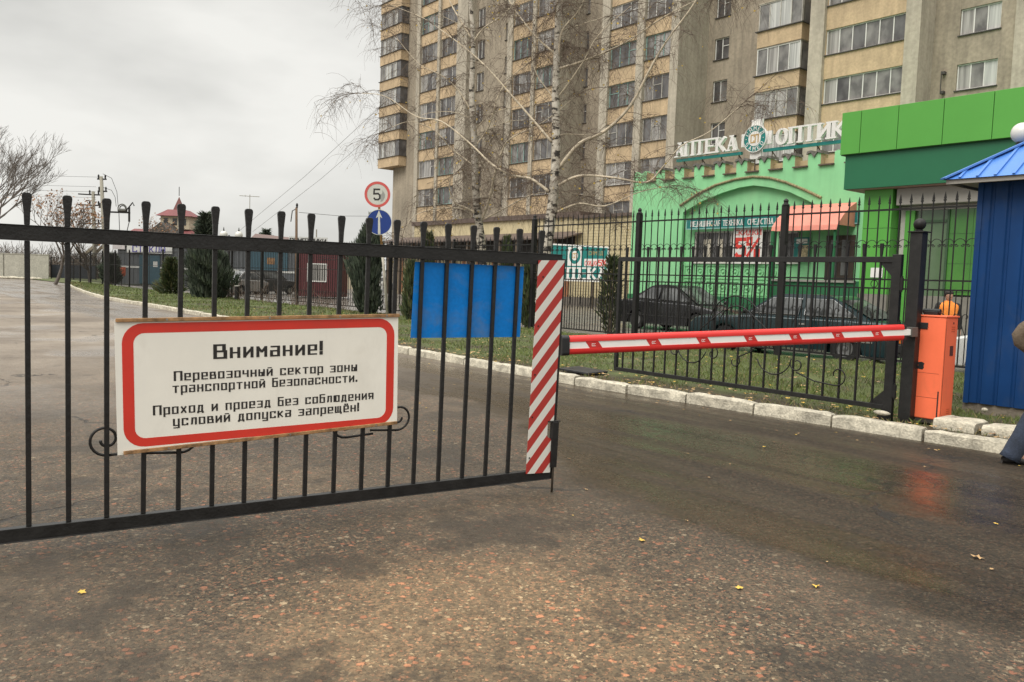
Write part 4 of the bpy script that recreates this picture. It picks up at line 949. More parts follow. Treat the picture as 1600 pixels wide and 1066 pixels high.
# signs on the pharmacy
def shop_sign(name, label, x, y, z, cat='sign'): return thing(name, label, cat, (x, y, z))
t = shop_sign('fascia_sign', 'long teal sign strip with white lettering above the barred pharmacy window', -24.1, 28.70, 4.02)
MB().box(0, 8.0, -.03, .045, 0, .46).build('board', TEA, t)
m = MB(); ring(m, [(0.0,0),(8,0),(8,.46),(0,.46)], [(.05,.04),(7.95,.04),(7.95,.42),(.05,.42)], -.034, -.0301); m.build('edge_trim', mat('pale_teal', (.25,.45,.42), .5), t)
m = MB(); write(m, 'МЕДИЦИНСКАЯ ТЕХНИКА', .28, .125, .21, -.0305, .006, wv=1.3, wh=.8, gap=1.7, serif=True, width=2.68); write(m, 'СРЕДСТВА РЕА', 3.22, .125, .21, -.0305, .006, wv=1.3, wh=.8, gap=1.7, serif=True, width=1.75); m.build('lettering', WHS, t)
t = shop_sign('discount_poster', 'white poster with big red discount figures hung across the barred window', -21.68, 28.84, 2.5)
MB().box(0, 1.42, 0, .012, .06, 1.53).build('sheet', WHS, t)
RED = mat('poster_red', (.60,.045,.032), .5)
m = MB(); write(m, 'СКИДКИ', .08, 1.24, .20, -.0005, .003, wv=1.2, wh=.75, gap=1.6, serif=True, width=1.25); write(m, '5', .16, .36, .70, -.0005, .003, wv=1.7, wh=1.3, width=.42); write(m, '%', .72, .36, .74, -.0005, .003, wv=1.1, wh=1, width=.55); write(m, 'ОТ 1000 Р.', .16, .14, .12, -.0005, .003, wv=1, wh=.8, gap=1.8, width=1.05); m.build('lettering', RED, t)
t = shop_sign('notice_board', 'small teal framed notice with a picture beside the pharmacy door', -18.72, 28.745, 2.72)
MB().box(0, .66, -.03, .003, 0, .86).build('board', TEA, t); MB().box(.20, .62, -.034, -.0301, .06, .56).build('picture', mat('notice_picture', (.45,.36,.22), .6, var=.7, vs=9), t); MB().box(.10, .58, -.034, -.0301, .62, .80).build('caption', WHS, t)
t = shop_sign('roof_sign', 'white block letters and round teal emblem standing on the pharmacy parapet', -21, 28.9, 6.75)
BAR = MB().box(-4.0, -.55, -.02, .10, .30, .42).box(.50, 5.2, -.02, .10, .30, .42); BAR.build('base_bar', TEA, t)
for tx, xx, ww in (('АПТЕКА', -3.98, 3.15), ('ОПТИКА', 1.18, 3.42)):
    W = text_width(tx, 1.6, 1.9, True); cx = 0
    for ch in tx:
        m = MB(); qs, adv = glyph(ch, 1.5, .7, True); s = ww/W
        for i, q in enumerate(qs): m.prism([((cx+a)*s, b*.58/6) for a, b in q], -.10-i*.0006, .06+i*.0006)
        o = m.build('letter', WHS, t); o.location = (xx, 0, .52); cx += adv+1.9
em = MB().prism([(.52*cos(2*pi*i/40), .52*sin(2*pi*i/40)) for i in range(40)], -.12, -.02).build('emblem', TEA, t); em.location = (.15, 0, .86)
MB().box(-.26, .26, -.019, .08, -.80, .78).box(-.72, .72, -.0185, .0795, -.26, .26).build('cross', WHS, em)
m = MB(); ring(m, [(.55*cos(a), .55*sin(a)) for a in [2*pi*i/40 for i in range(40)]], [(.52*cos(a), .52*sin(a)) for a in [2*pi*i/40 for i in range(40)]], -.125, -.02); m.build('rim', WHS, em)
m = MB().prism([(.30*cos(2*pi*i/40), .30*sin(2*pi*i/40)) for i in range(40)], -.126, -.1201); m.build('centre_disc', WHS, em)
m = MB(); write(m, 'СП', -.17, -.15, .30, -.1262, .008, wv=1.1, wh=.9, gap=1.6, width=.34); m.build('monogram', mat('gold_print', (.42,.27,.09), .5), em)
def circ_text(txt, a0, a1, r, inward):
    for i, ch in enumerate(txt):
        a = radians(a0+(a1-a0)*i/(len(txt)-1)); qs, adv = glyph(ch, 1.1, .8, False); s = .15/6; b = len(m.v)
        for j, q in enumerate(qs): m.prism([((x-adv/2)*s, (y-3)*s) for x, y in q], -.127-j*.0003, -.1201)
        m.xf(Matrix.Translation((r*cos(a), 0, r*sin(a))) @ Matrix.Rotation(-(a-pi/2) if not inward else -(a+pi/2), 4, 'Y'), b)
m = MB(); circ_text('САМЕД', 150, 30, .41, False); circ_text('SAMED', 212, 328, .41, True); m.ball((-.41,-.122,0), .022, 8, 5).ball((.41,-.122,0), .022, 8, 5); m.build('rim_lettering', WHS, em)
m = MB()
for x in (-3.6,-2.6,-1.6,-.7,.1,.9,1.9,2.9,3.9): m.bar((x,.05,-.45),(x,.05,.30),.035,.035).bar((x,.05,.29),(x+.25,.5,-.35),.03,.03)
m.build('strut', BRN, t)

# ---------------------------------------------------------------- green clad storefront on the right
LG = mat('bright_green_cladding', (.085,.315,.050), .42, var=.05, vs=.6, spec=.4); DG = mat('deep_green_band', (.0065,.115,.048), .5, var=.06, vs=.8); SEAM = mat('seam_green', (.02,.09,.015), .6)
GREYW = mat('grey_plinth', (.18,.17,.145), .8, var=.15); PALEW = mat('pale_wall', (.40,.42,.36), .8, var=.08, vs=.6); SHUT = mat('shutter_box', (.30,.285,.255), .5, var=.05)
smear(MINT, (.30,.47,.27), .50, .78, .55, (.8, .8, .25)); smear(PLA, (.20,.17,.13), .54, .80, .5, (.35, .35, .12)); smear(ORA, (.32,.24,.16), .54, .80, .5, (.5, .5, .25))
st = thing('storefront_building', 'bright green clad shop building with a dark green band, behind the blue kiosk', 'building', (-6, 23, 0))
m = MB(); xs = [-13.52, -12.92, -11.83, -10.60, -9.36, -8.1, -6.8, -5.5, -4.2, -2.9, -1.6, -.3, 1, 2.3, 3.6]
for a, b in zip(xs, xs[1:]): m.box(a+.008, b-.008, 22.80, 22.98, 5.53, 6.74)
m.box(-13.51, -13.38, 22.99, 30, 5.53, 6.74)
wb(m, 'fascia_panel', LG, st, bevel=.006); wb(MB().box(-13.50, 3.58, 22.84, 23.1, 5.51, 6.72), 'fascia_backing', SEAM, st)
wb(MB().box(-13.40, 3.6, 22.92, 29.9, 4.53, 5.509), 'lower_band', DG, st)
wb(MB().box(-13.3, 3.5, 23.1, 29.9, 5.52, 6.6), 'roof_block', GREYW, st)
wb(MB().box(-13.38, 3.5, 23.0, 29.9, 4.515, 4.529), 'soffit', mat('soffit_pink', (.45,.30,.25), .7), st)
m = MB(); 
for z0, z1 in ((1.5,2.46),(2.475,3.39),(3.405,4.51)): m.box(-12.95, -12.10, 23.3, 24.2, z0, z1)
wb(m, 'pillar', LG, st, bevel=.005); wb(MB().box(-12.97, -12.08, 23.28, 24.2, 0, 1.499), 'pillar_base', GREYW, st)
wb(MB().box(-12.94, -12.11, 23.31, 24.19, 1.5, 4.5), 'pillar_core', SEAM, st)
wb(MB().box(-12.0, 3.4, 23.32, 23.9, 4.03, 4.512), 'shutter_box', SHUT, st, bevel=.02)
wb(MB().box(-12.02, -11.86, 23.7, 23.82, .3, 4.02).box(-11.85, 3.4, 23.7, 23.82, 3.90, 4.02), 'door_frame', mat('grey_white_frame', (.42,.41,.37), .5), st)
GGL = glass('green_glass', (.035,.15,.022), (.060,.20,.032), (.7,.7,.5), .12); GGR = glass('grey_green_glass', (.07,.13,.06), (.12,.17,.10), (.8,.8,.6), .08)
m = MB(); m.mi = 0; m.box(-10.66, -8.9, 23.74, 23.77, 1.55, 3.899); m.mi = 1; m.box(-11.85, -10.72, 23.75, 23.77, 1.2, 3.899); wb(m, 'shop_glass', [GGL, GGR], st)
m = MB()
for z in (1.62, 2.40, 3.22): m.box(-10.65, -8.9, 23.735, 23.739, z, z+.012)
for x in (-10.05,-9.45): m.box(x, x+.012, 23.7355, 23.7388, 1.56, 3.89)
wb(m, 'panel_joint', SEAM, st)
wb(MB().box(-10.72, -10.66, 23.70, 23.78, 1.2, 3.899).box(-11.84, -10.73, 23.70, 23.745, 3.55, 3.62), 'mullion', mat('dark_mullion', (.03,.07,.03), .5), st)
wb(MB().box(-8.9, 3.4, 23.72, 24.0, 1.5, 3.899), 'wall', PALEW, st); wb(MB().box(-11.84, 3.4, 23.66, 24.0, 0, 1.499), 'plinth', GREYW, st)
wb(MB().box(-12.0, 3.4, 24.01, 29.8, 0, 4.51), 'body', PALEW, st)
wb(MB().box(-12.60, -12.24, 23.275, 23.285, 1.98, 2.26), 'paper_notice', WHS, st)
wb(MB().box(-11.86, -11.60, 23.64, 23.70, 0, 3.9), 'green_jamb', LG, st)

# ---------------------------------------------------------------- low cream annexe with brown awning roof
CRM = mat('cream_siding', (.52,.44,.27), .75, var=.10, vs=1, streak=.12); BRR = mat('brown_sheet_roof', (.105,.075,.062), .6, var=.25, vs=1.5); BRK = mat('orange_brick', (.36,.17,.085), .85, var=.3, vs=4)
lo = thing('annexe_building', 'low cream annexe with brown sheet roofs at the foot of the apartment block', 'building', (-47, 40, 0))
wb(MB().box(-43.5, -27.5, 40.0, 43.4, .55, 6.05), 'wall', CRM, lo)
m = MB()
for i in range(27): m.box(-43.52, -27.5, 39.975, 39.999, .58+.2*i, .735+.2*i)
wb(m, 'siding_boards', CRM, lo)
wb(MB().box(-43.7, -27.5, 39.8, 43.4, 6.051, 6.25), 'eaves', BRR, lo); wb(MB().box(-44, -27.5, 39.5, 43.4, 0, .549), 'plinth', mat('grey_brown_plinth', (.15,.13,.11), .9, var=.2), lo)
wb(MB().box(-66, -43.55, 40.6, 43.3, 5.15, 6.25), 'parapet', CRM, lo); wb(MB().box(-66.2, -43.55, 40.4, 43.3, 6.251, 6.62), 'eaves', BRR, lo)
wb(MB().hexa([(-69,38.3,4.55),(-42.8,38.3,4.55),(-42.8,40.59,5.14),(-69,40.59,5.14),(-69,38.3,4.65),(-42.8,38.3,4.65),(-42.8,40.59,5.24),(-69,40.59,5.24)]), 'awning_roof', BRR, lo)
m = MB(); 
for i in range(52): m.box(-68.8+.5*i, -68.72+.5*i, 38.29, 38.299, 4.55, 4.68)
wb(m, 'roof_rib', BRR, lo)
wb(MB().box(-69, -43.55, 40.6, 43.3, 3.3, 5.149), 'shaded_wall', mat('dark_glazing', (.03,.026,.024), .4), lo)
wb(MB().box(-69, -43.55, 40.55, 43.3, 0, 3.299), 'lower_wall', CRM, lo)
m = MB(); pm = MB()
for i in range(12):
    x = -68.6+2.1*i; m.box(x, x+.9, 40.50, 40.549, .2, 3.29); pm.box(x+1.3, x+1.55, 38.5, 38.75, 0, 4.549)
wb(m, 'brick_pier', BRK, lo); wb(pm, 'awning_post', BRN, lo)
bb = thing('billboard', 'teal and white pharmacy billboard on short posts behind the fence', 'sign', (-42, 36, 1.65))
bb.rotation_euler = (0, 0, 0)
MB().prism([(0,0),(5.85,0),(5.85,2.15),(0,2.45)], 0, .06).build('board', WHS, bb)
MB().prism([(.10,.95),(5.75,.95),(5.75,2.07),(.10,2.35)], -.012, -.0005).box(.10, 5.75, -.012, -.0005, .10, .9495).build('teal_field', TEA, bb)
MB().box(2.20, 3.55, -.02, -.0121, .98, 2.18).build('white_square', WHS, bb); m = MB().prism([(2.87+.52*cos(2*pi*i/28), 1.62+.52*sin(2*pi*i/28)) for i in range(28)], -.028, -.0201).build('emblem', TEA, bb)
MB().prism([(2.87+.30*cos(2*pi*i/28), 1.62+.30*sin(2*pi*i/28)) for i in range(28)], -.034, -.0281).build('emblem_disc', WHS, bb)
m = MB(); write(m, 'СП', 2.70, 1.48, .28, -.0345, .006, wv=1.2, wh=.9, gap=1.5, width=.34); m.build('monogram', mat('gold_print', (.42,.27,.09), .5), bb)
MB().box(3.75, 5.74, -.02, -.0121, .96, 1.42).build('white_strip', WHS, bb)
m = MB(); write(m, 'СКИДКИ', 3.82, 1.02, .26, -.0205, .006, wv=1.2, wh=.75, gap=1.5, serif=True, width=1.15); write(m, '5%', 5.05, 1.0, .34, -.0205, .006, wv=1.5, wh=1, gap=1.4, width=.62); m.build('discount_lettering', RED, bb)
m = MB(); write(m, 'АПТЕКА', .85, .18, .66, -.0125, .008, wv=1.7, wh=.9, gap=1.8, serif=True, width=4.75); m.build('lettering', WHS, bb)
m = MB(); write(m, 'САМЕД', 4.15, 1.66, .22, -.0125, .006, wv=.8, wh=.6, gap=2, width=1.2); m.build('small_lettering', mat('gold_print', (.42,.27,.09), .5), bb)
for x in (1.5, 4.4): MB().box(x, x+.1, .061, .16, -1.65, 2.2).build('post', BRN, bb)
# ================================================================ vehicles
TYRE = mat('tyre_rubber', (.016,.016,.016), .85, var=.3); RIM = mat('alloy_rim', (.32,.32,.32), .35, .8, var=.2); CHR = mat('chrome_trim', (.60,.60,.60), .2, 1.0, var=.05)
CGL = glass('car_glass', (.040,.042,.043), (.13,.135,.135), (1.5,1.5,2.5), .03); REDL = mat('tail_red', (.45,.02,.018), .25, var=.1); AMB = mat('amber_lens', (.70,.19,.03), .25, var=.1); HLT = mat('headlamp_glass', (.62,.62,.58), .12, var=.15); PLT = mat('plate_white', (.65,.65,.62), .5, var=.05); BLKP = mat('black_trim', (.015,.015,.015), .6)  # the car glass colour has reflected sky mixed into it
def interp(pts, x):
    if x <= pts[0][0]: return pts[0][1]
    for (a, b), (c, d) in zip(pts, pts[1:]):
        if a <= x <= c: return b+(d-b)*(x-a)/(c-a)
    return pts[-1][1]
def car(label, paint, loc, rz, L, W, belt, gh, kind='car', arch=(.33, .30), wx=None, zb=.20, rh=1.42, boxy=0., lamps='both', plate=None, group=None, chrome=False, cat='car', detail=True):
    """front at +x. belt: (x, z) top line of the lower body; gh: windscreen foot, roof front, roof rear, rear-screen foot (x)"""
    t = thing('parked_car', label, cat, loc, rz, group)
    ax = [a for a in (wx or (-L*.28, L*.30))]; Rw = arch[1]; Ra = Rw+.055
    n = 72; v = []; secs = []
    hw = W/2
    wl = [(-L/2, hw*(.86+.08*boxy)), (-L/2+.12, hw*(.93+.05*boxy)), (-L/2+.6, hw), (L/2-.9, hw), (L/2-.25, hw*(.92+.06*boxy)), (L/2, hw*(.78+.16*boxy))]
    for i in range(n+1):
        x = -L/2+L*i/n; zt = interp(belt, x); w_ = interp(wl, x); b = zb+(.10 if i in (0, n) else 0); sb = b
        for a in ax:
            if abs(x-a) < Ra: sb = max(sb, Rw+math.sqrt(Ra*Ra-(x-a)**2))
        sb = min(sb, zt-.10); zm = min(max(sb+.05, (sb+zt)/2), zt-.06)
        ring_ = [(0,b),(w_*.80,b),(w_*.80,sb),(w_*.985,sb),(w_*1.0,zm),(w_*.985,zt-.05),(w_*.93,zt-.008),(w_*.6,zt+.012),(0,zt+.02)]
        secs.append(ring_)
    k = len(secs[0])
    for sgn in (1, -1):
        b0 = len(v)
        for i, s_ in enumerate(secs):
            x = -L/2+L*i/n
            for (y, z) in s_: v.append((x, y*sgn, z))
    f = []
    N2 = (n+1)*k
    for i in range(n):
        for j in range(k-1):
            a = i*k+j; f.append((a, a+1, a+k+1, a+k)); f.append((N2+a, N2+a+k, N2+a+k+1, N2+a+1))
    for i in (0, n): f += [tuple(i*k+j for j in range(k)), tuple(N2+i*k+j for j in range(k-1,-1,-1))]
    bo = MB().add(v, f).build('body', paint, t, 2)
    x1, x2, x3, x4 = gh; z1, z4 = interp(belt, x1)-.01, interp(belt, x4)-.01; zr = rh
    wb_, wt = hw*.90, hw*.70
    pts = [(x1,z1,wb_),(x2-.10,zr-.045,wt+.03),(x2+(-.25),zr,wt),( (x2+x3)/2,zr+.015,wt),(x3+.25,zr,wt),(x3+.08,zr-.05,wt+.03),(x4,z4,wb_)]
    g = MB(); base = [(x, interp(belt, x)-.03) for x in (x1, x2-.10, x2-.25, (x2+x3)/2, x3+.25, x3+.08, x4)]
    vs = []
    for (x, z, w_), (bx_, bz_) in zip(pts, base):
        vs += [(x, w_, z), (x, -w_, z), (bx_, wb_, bz_), (bx_, -wb_, bz_)]
    fs = []
    for i in range(len(pts)-1):
        a = 4*i; fs += [(a, a+1, a+5, a+4), (a, a+4, a+6, a+2), (a+1, a+3, a+7, a+5)]
    g.add(vs, fs); g.build('cabin', paint, t, 2)
    # glazing
    def lerp(p, q, u): return Vector(p)+(Vector(q)-Vector(p))*u
    def pane(c, name='window', off=.006, ins=.06, insz=.08, trim=False):
        a, b, cc, d = [Vector(q) for q in c]; n_ = (b-a).cross(d-a).normalized(); ctr = (a+b+cc+d)/4
        if n_.dot(ctr-Vector((0,0,.8))) < 0: n_ = -n_
        q = []
        for p_, nb, vt in ((a,b,d),(b,a,cc),(cc,d,b),(d,cc,a)): q.append(p_+(nb-p_)*ins+(vt-p_)*insz+n_*off)
        o = MB().add(q, [(0,1,2,3)]).build(name, CGL, t)
        if trim: 
            MB().tube(q+[q[0]], .008, 5).build('window_trim', CHR if chrome else BLKP, o)
        return o
    pane([(x1,wb_,z1+.02),(x1,-wb_,z1+.02),(x2-.10,-(wt+.03),zr-.045),(x2-.10,wt+.03,zr-.045)], 'windscreen', .012, .05, .06)
    pane([(x4,wb_,z4+.02),(x4,-wb_,z4+.02),(x3+.08,-(wt+.03),zr-.05),(x3+.08,wt+.03,zr-.05)], 'rear_screen', .012, .07, .09)
    xm = (x2+x3)/2-.05
    for s in (1, -1):
        lo = lambda x: (x, s*(wb_+.004), interp(belt, x)+.015)
        up = lambda x: (x, s*(wt+.024), zr-.055)
        pane([lo(x1-.16), lo(xm+.03), up(xm+.03), up(x2-.16)], 'side_window', .014, .03, .08, detail)
        pane([lo(xm-.03), lo(x4+.22), up(x3+.16), up(xm-.03)], 'side_window', .014, .03, .08, detail)
        if detail:
            MB().box(xm-.14, xm, s*hw*.985-.012, s*hw*.985+.018, interp(belt, 0)-.16, interp(belt, 0)-.125).build('door_handle', CHR if chrome else BLKP, t)
            MB().box(x4-.05, x4+.09, s*hw*.985-.012, s*hw*.985+.018, interp(belt, 0)-.16, interp(belt, 0)-.125).build('door_handle', CHR if chrome else BLKP, t)
            MB().ball((x1-.22, s*(hw+.07), interp(belt, x1)+.10), .09, 10, 6, (.6,1,.75)).build('mirror', BLKP if chrome else paint, t, True)
            mm = MB().box(xm-.004, xm+.004, s*hw*.999-.004, s*hw*.999+.004, zb+.12, interp(belt, 0)-.06); mm.build('door_gap', BLKP, t)
            MB().box(-L*.40, L*.36, s*hw*.995-.008, s*hw*.995+.012, .47, .505).build('side_moulding', CHR if chrome else BLKP, t)
            MB().box(ax[0]+Ra+.03, ax[1]-Ra-.03, s*hw*.985-.008, s*hw*.985+.010, zb, zb+.05).build('sill_trim', CHR if chrome else BLKP, t)
    for a in ax:
        for s in (1, -1):
            w0 = MB(); pr = [(Rw*.60,-.10),(Rw*.92,-.10),(Rw,-.06),(Rw,.06),(Rw*.92,.10),(Rw*.60,.10)]; w0.lathe(pr, n=24, cap=False); w0.xf(Matrix.Translation((a, s*(hw-.13), Rw)) @ Matrix.Rotation(pi/2, 4, 'X'))
            wo = w0.build('wheel', TYRE, t, 2)
            r_ = MB().lathe([(Rw*.60,-.09),(Rw*.62,.075),(Rw*.55,.085),(Rw*.52,.05),(Rw*.22,.045),(Rw*.16,.075),(.01,.08)], n=24); r_.xf(Matrix.Translation((a, s*(hw-.13), Rw)) @ Matrix.Rotation(-s*pi/2, 4, 'X')); r_.build('rim', RIM, wo, 2)
    zf, zk = belt[-1][1], belt[0][1]
    MB().box(L/2-.16, L/2+.06, -hw*.90, hw*.90, zb+.08, zb+.30).build('bumper', BLKP if boxy else paint, t, bevel=.03)
    MB().box(-L/2-.06, -L/2+.16, -hw*.94, hw*.94, zb+.10, zb+.30).build('bumper', BLKP if boxy else paint, t, bevel=.03)
    for s in (1, -1):
        y0, y1 = sorted((s*hw*.50, s*hw*.86)); MB().hexa([(L/2-.30,y0,zf-.20),(L/2+.012,y0,zf-.20),(L/2-.10,y1,zf-.20),(L/2-.40,y1,zf-.20),(L/2-.30,y0,zf-.02),(L/2-.03,y0,zf-.03),(L/2-.16,y1,zf-.03),(L/2-.40,y1,zf-.02)] if s > 0 else
            [(L/2-.40,y0,zf-.20),(L/2-.10,y0,zf-.20),(L/2+.012,y1,zf-.20),(L/2-.30,y1,zf-.20),(L/2-.40,y0,zf-.02),(L/2-.16,y0,zf-.03),(L/2-.03,y1,zf-.03),(L/2-.30,y1,zf-.02)]).build('headlight', HLT, t)
        y0, y1 = sorted((s*hw*.48, s*hw*.90)); MB().box(-L/2-.015, -L/2+.10, y0, y1, zk-.30, zk-.09).build('tail_light', REDL, t, bevel=.01)
        y0, y1 = sorted((s*hw*.80, s*hw*.915)); MB().box(-L/2-.022, -L/2+.09, y0, y1, zk-.295, zk-.095).build('indicator', AMB, t, bevel=.01)
        if boxy: MB().box(L/2-.62, L/2-.56, s*hw*.985-.012, s*hw*.985+.016, zf-.28, zf-.24).build('side_indicator', AMB, t)
    MB().box(L/2-.06, L/2+.015, -hw*.42, hw*.42, zf-.19, zf-.04).build('grille', BLKP, t)
    if plate:
        p_ = MB().box(-.26, .26, 0, .012, -.056, .056).build('number_plate', PLT, t); p_.location = (-L/2-.085, 0, zb+.36); p_.rotation_euler = (0, 0, -pi/2)
        m = MB(); write(m, plate, -.22, -.036, .072, -.0005, .002, wv=1.1, wh=.9, gap=1.8, width=.44); m.build('number', INK, p_)
    return t
PTEAL = mat('paint_dark_teal', (.012,.030,.035), .18, var=.15, vs=1, spec=.6); PBLK = mat('paint_black', (.014,.014,.0155), .18, var=.3, vs=1.2, spec=.6); PWHT = mat('paint_white', (.58,.58,.56), .3, var=.04); PSIL = mat('paint_silver', (.34,.34,.34), .3, .4, var=.08); PGRY = mat('paint_dark_grey', (.035,.036,.04), .25, var=.1, spec=.6); PRED = mat('paint_dark_red', (.25,.03,.025), .3, var=.1); PGRN = mat('paint_pale_green', (.40,.46,.45), .3, var=.05)
car('dark teal old saloon with chrome window trim parked tail towards the kiosk behind the fence', PTEAL, (-10.9, 17.25, 0), pi+radians(5), 5.05, 1.80,
    [(-2.52,.80),(-2.45,.90),(-1.45,.935),(.9,.93),(1.0,.92),(2.35,.83),(2.52,.70)], (1.15,.50,-1.15,-1.95), boxy=1, rh=1.43, plate='О439', chrome=True, arch=(.33,.32))
car('black saloon with tinted windows parked facing right in front of the pharmacy', PBLK, (-18.95, 22.5, 0), 0, 4.4, 1.72,
    [(-2.2,.88),(-2.1,.97),(-1.5,1.0),(.9,.93),(1.15,.90),(2.0,.76),(2.2,.62)], (1.30,.42,-.85,-1.62), boxy=.2, rh=1.50, arch=(.33,.31)).scale = (1.04, 1.04, 1.04)
car('white car with its nose just showing between barrier cabinet and kiosk', PWHT, (-5.35, 17.45, 0), pi, 4.3, 1.72,
    [(-2.15,.85),(-2.05,.95),(-1.4,.98),(.85,.92),(1.1,.88),(1.95,.72),(2.15,.55)], (1.2,.4,-.9,-1.6), boxy=0, rh=1.45)
def far(label, paint, px, py, Z, rz, L=4.4, rh=1.45, suv=False, **k):
    p = at(px, py, Z); belt = [(-L/2,.86),(-L/2+.1,.96),(-L*.34,1.0),(L*.20,.95),(L*.26,.92),(L*.45,.78),(L/2,.62)]
    gh = (L*.28,L*.09,-L*.20,-L*.36)
    if suv: belt = [(-L/2,1.05),(-L/2+.1,1.08),(L*.2,1.06),(L*.26,1.03),(L*.46,.95),(L/2,.75)]; gh = (L*.27,L*.12,-L*.42,-L*.47)
    car(label, paint, (p.x, p.y, 0), rz, L, 1.75, belt, gh, rh=rh, detail=False, group='cars parked far off', **k)
far('dark grey saloon parked far off beside the white car, left of the blue sheet', PGRY, 641, 440, 84, radians(95), 4.5)
far('white hatchback parked far off beyond the sign pole', PWHT, 607, 432, 92, radians(60), 4.2, 1.5)
far('pale greenish white saloon behind the dark grey one, far off by the annexe', PGRN, 646, 432, 98, radians(75), 4.3, 1.48)
far('dark grey estate car parked behind the bushes in front of the grey shed', PGRY, 417, 440, 60, radians(100), 4.6, 1.68, True)
far('silver grey car parked left of the dark estate before the grey shed', PSIL, 382, 440, 58, radians(120), 4.6, 1.55)
far('dull red and silver hatchback parked farthest left before the grey shed', PRED, 366, 440, 63, radians(70), 4.1, 1.45)

def smooth_path(pts, k=5):
    P_ = [Vector(p) for p in pts]; o = []
    for i in range(len(P_)-1):
        a = P_[max(0, i-1)]; b = P_[i]; c = P_[i+1]; d = P_[min(len(P_)-1, i+2)]
        for j in range(k):
            u = j/k; o.append(.5*((2*b)+(c-a)*u+(2*a-5*b+4*c-d)*u*u+(3*b-a-3*c+d)*u**3))
    return o+[P_[-1]]
# ================================================================ people
SKIN = mat('skin', (.40,.215,.145), .6, var=.08, vs=6); HAIR = mat('dark_hair', (.018,.013,.010), .7, var=.3, vs=20)
def skin(name, verts, edges, rad, m, parent=None, sub=2, root=0):
    me = bpy.data.meshes.new(name+'_src'); me.from_pydata([tuple(v) for v in verts], edges, []); me.update()
    o = bpy.data.objects.new(name+'_src', me); COL.objects.link(o)
    s = o.modifiers.new('skin', 'SKIN'); s.use_smooth_shade = True; s.branch_smoothing = .6
    lay = me.skin_vertices[0].data if len(me.skin_vertices) else None
    if lay is None:
        bm = bmesh.new(); bm.from_mesh(me); bm.verts.layers.skin.verify(); bm.to_mesh(me); bm.free(); lay = me.skin_vertices[0].data
    for i, r in enumerate(rad): lay[i].radius = (r, r) if not isinstance(r, tuple) else r
    for i in range(len(rad)): lay[i].use_root = (i == root)
    sb = o.modifiers.new('sub', 'SUBSURF'); sb.levels = sub; sb.render_levels = sub
    dg = bpy.context.evaluated_depsgraph_get(); me2 = bpy.data.meshes.new_from_object(o.evaluated_get(dg)); me2.name = name
    bpy.data.objects.remove(o); bpy.data.meshes.remove(me)
    me2.materials.clear(); me2.materials.append(m)
    ob = bpy.data.objects.new(name, me2); COL.objects.link(ob)
    if parent: ob.parent = parent
    return ob
def head_mesh(mb, c, h, yaw=0.):
    """head facing -y: skull, jaw, nose, brow, ears, lips, eyes"""
    b = len(mb.v); mb.mi = 0
    k = 14; n = 20; prof = []
    for i in range(k+1):
        t = i/k; z = -h/2+h*t
        rx = h*.33*math.sin(pi*min(1, .16+t*.84))**.55*(.72+.28*min(1, t*1.8)); ry = rx*1.18
        prof.append((z, rx if 0 < i < k else h*.03, ry if 0 < i < k else h*.03))
    base = len(mb.v)
    for z, rx, ry in prof:
        for j in range(n):
            a = 2*pi*j/n; x, y = rx*cos(a), ry*sin(a)
            if y < 0:
                f_ = math.exp(-(x/(h*.05))**2)
                if -.16*h < z < .06*h: y -= f_*h*.07*(1-abs(z+.10*h)/(.16*h) if z < -.10*h+.16*h else 0)
                if abs(z-.02*h) < .05*h: y += h*.02*math.exp(-((abs(x)-h*.12)/(h*.05))**2)
                if z < -.36*h: y -= h*.02
            mb.v.append((x, y, z))
    for i in range(k):
        for j in range(n): mb.f.append((base+i*n+j, base+i*n+(j+1)%n, base+(i+1)*n+(j+1)%n, base+(i+1)*n+j)); mb.m.append(0)
    mb.f.append(tuple(base+j for j in range(n-1,-1,-1))); mb.m.append(0); mb.f.append(tuple(base+k*n+j for j in range(n))); mb.m.append(0)
    for s in (-1, 1): mb.ball((s*h*.335, .02, -.02*h), h*.085, 8, 6, (.35,.7,1.2))
    mb.mi = 1
    for s in (-1, 1): mb.ball((s*h*.13, -h*.345, .02*h), h*.035, 8, 5, (1.2,.5,.6))
    mb.mi = 2; mb.ball((0, -h*.385, -.26*h), h*.075, 8, 5, (1.2,.3,.28)); mb.mi = 0
    mb.xf(Matrix.Translation(c) @ Matrix.Rotation(yaw, 4, 'Z'), b)
def hand(V, E, R, w, d, side, curl=.5):
    """five fingers rooted in the palm, appended to the body skeleton at vertex index w"""
    wp = Vector(V[w]); d = d.normalized(); out = Vector((side, 0, 0)); lat = d.cross(out).normalized()
    p = len(V); V.append(wp+d*.085); E.append((w, p)); R.append((.020, .038)); 
    for i, L in enumerate((.070, .078, .074, .058)):
        o = lat*(-.027+.018*i); b = len(V); V += [wp+d*.098+o, wp+d*(.098+L*.5)+o*1.05-out*.012*curl, wp+d*(.098+L*.9)+o*1.05-out*.04*curl]; E += [(p, b), (b, b+1), (b+1, b+2)]; R += [.0095, .0085, .0075]
    b = len(V); V += [wp+d*.035-lat*.040, wp+d*.075-lat*.056]; E += [(w, b), (b, b+1)]; R += [.012, .0095]
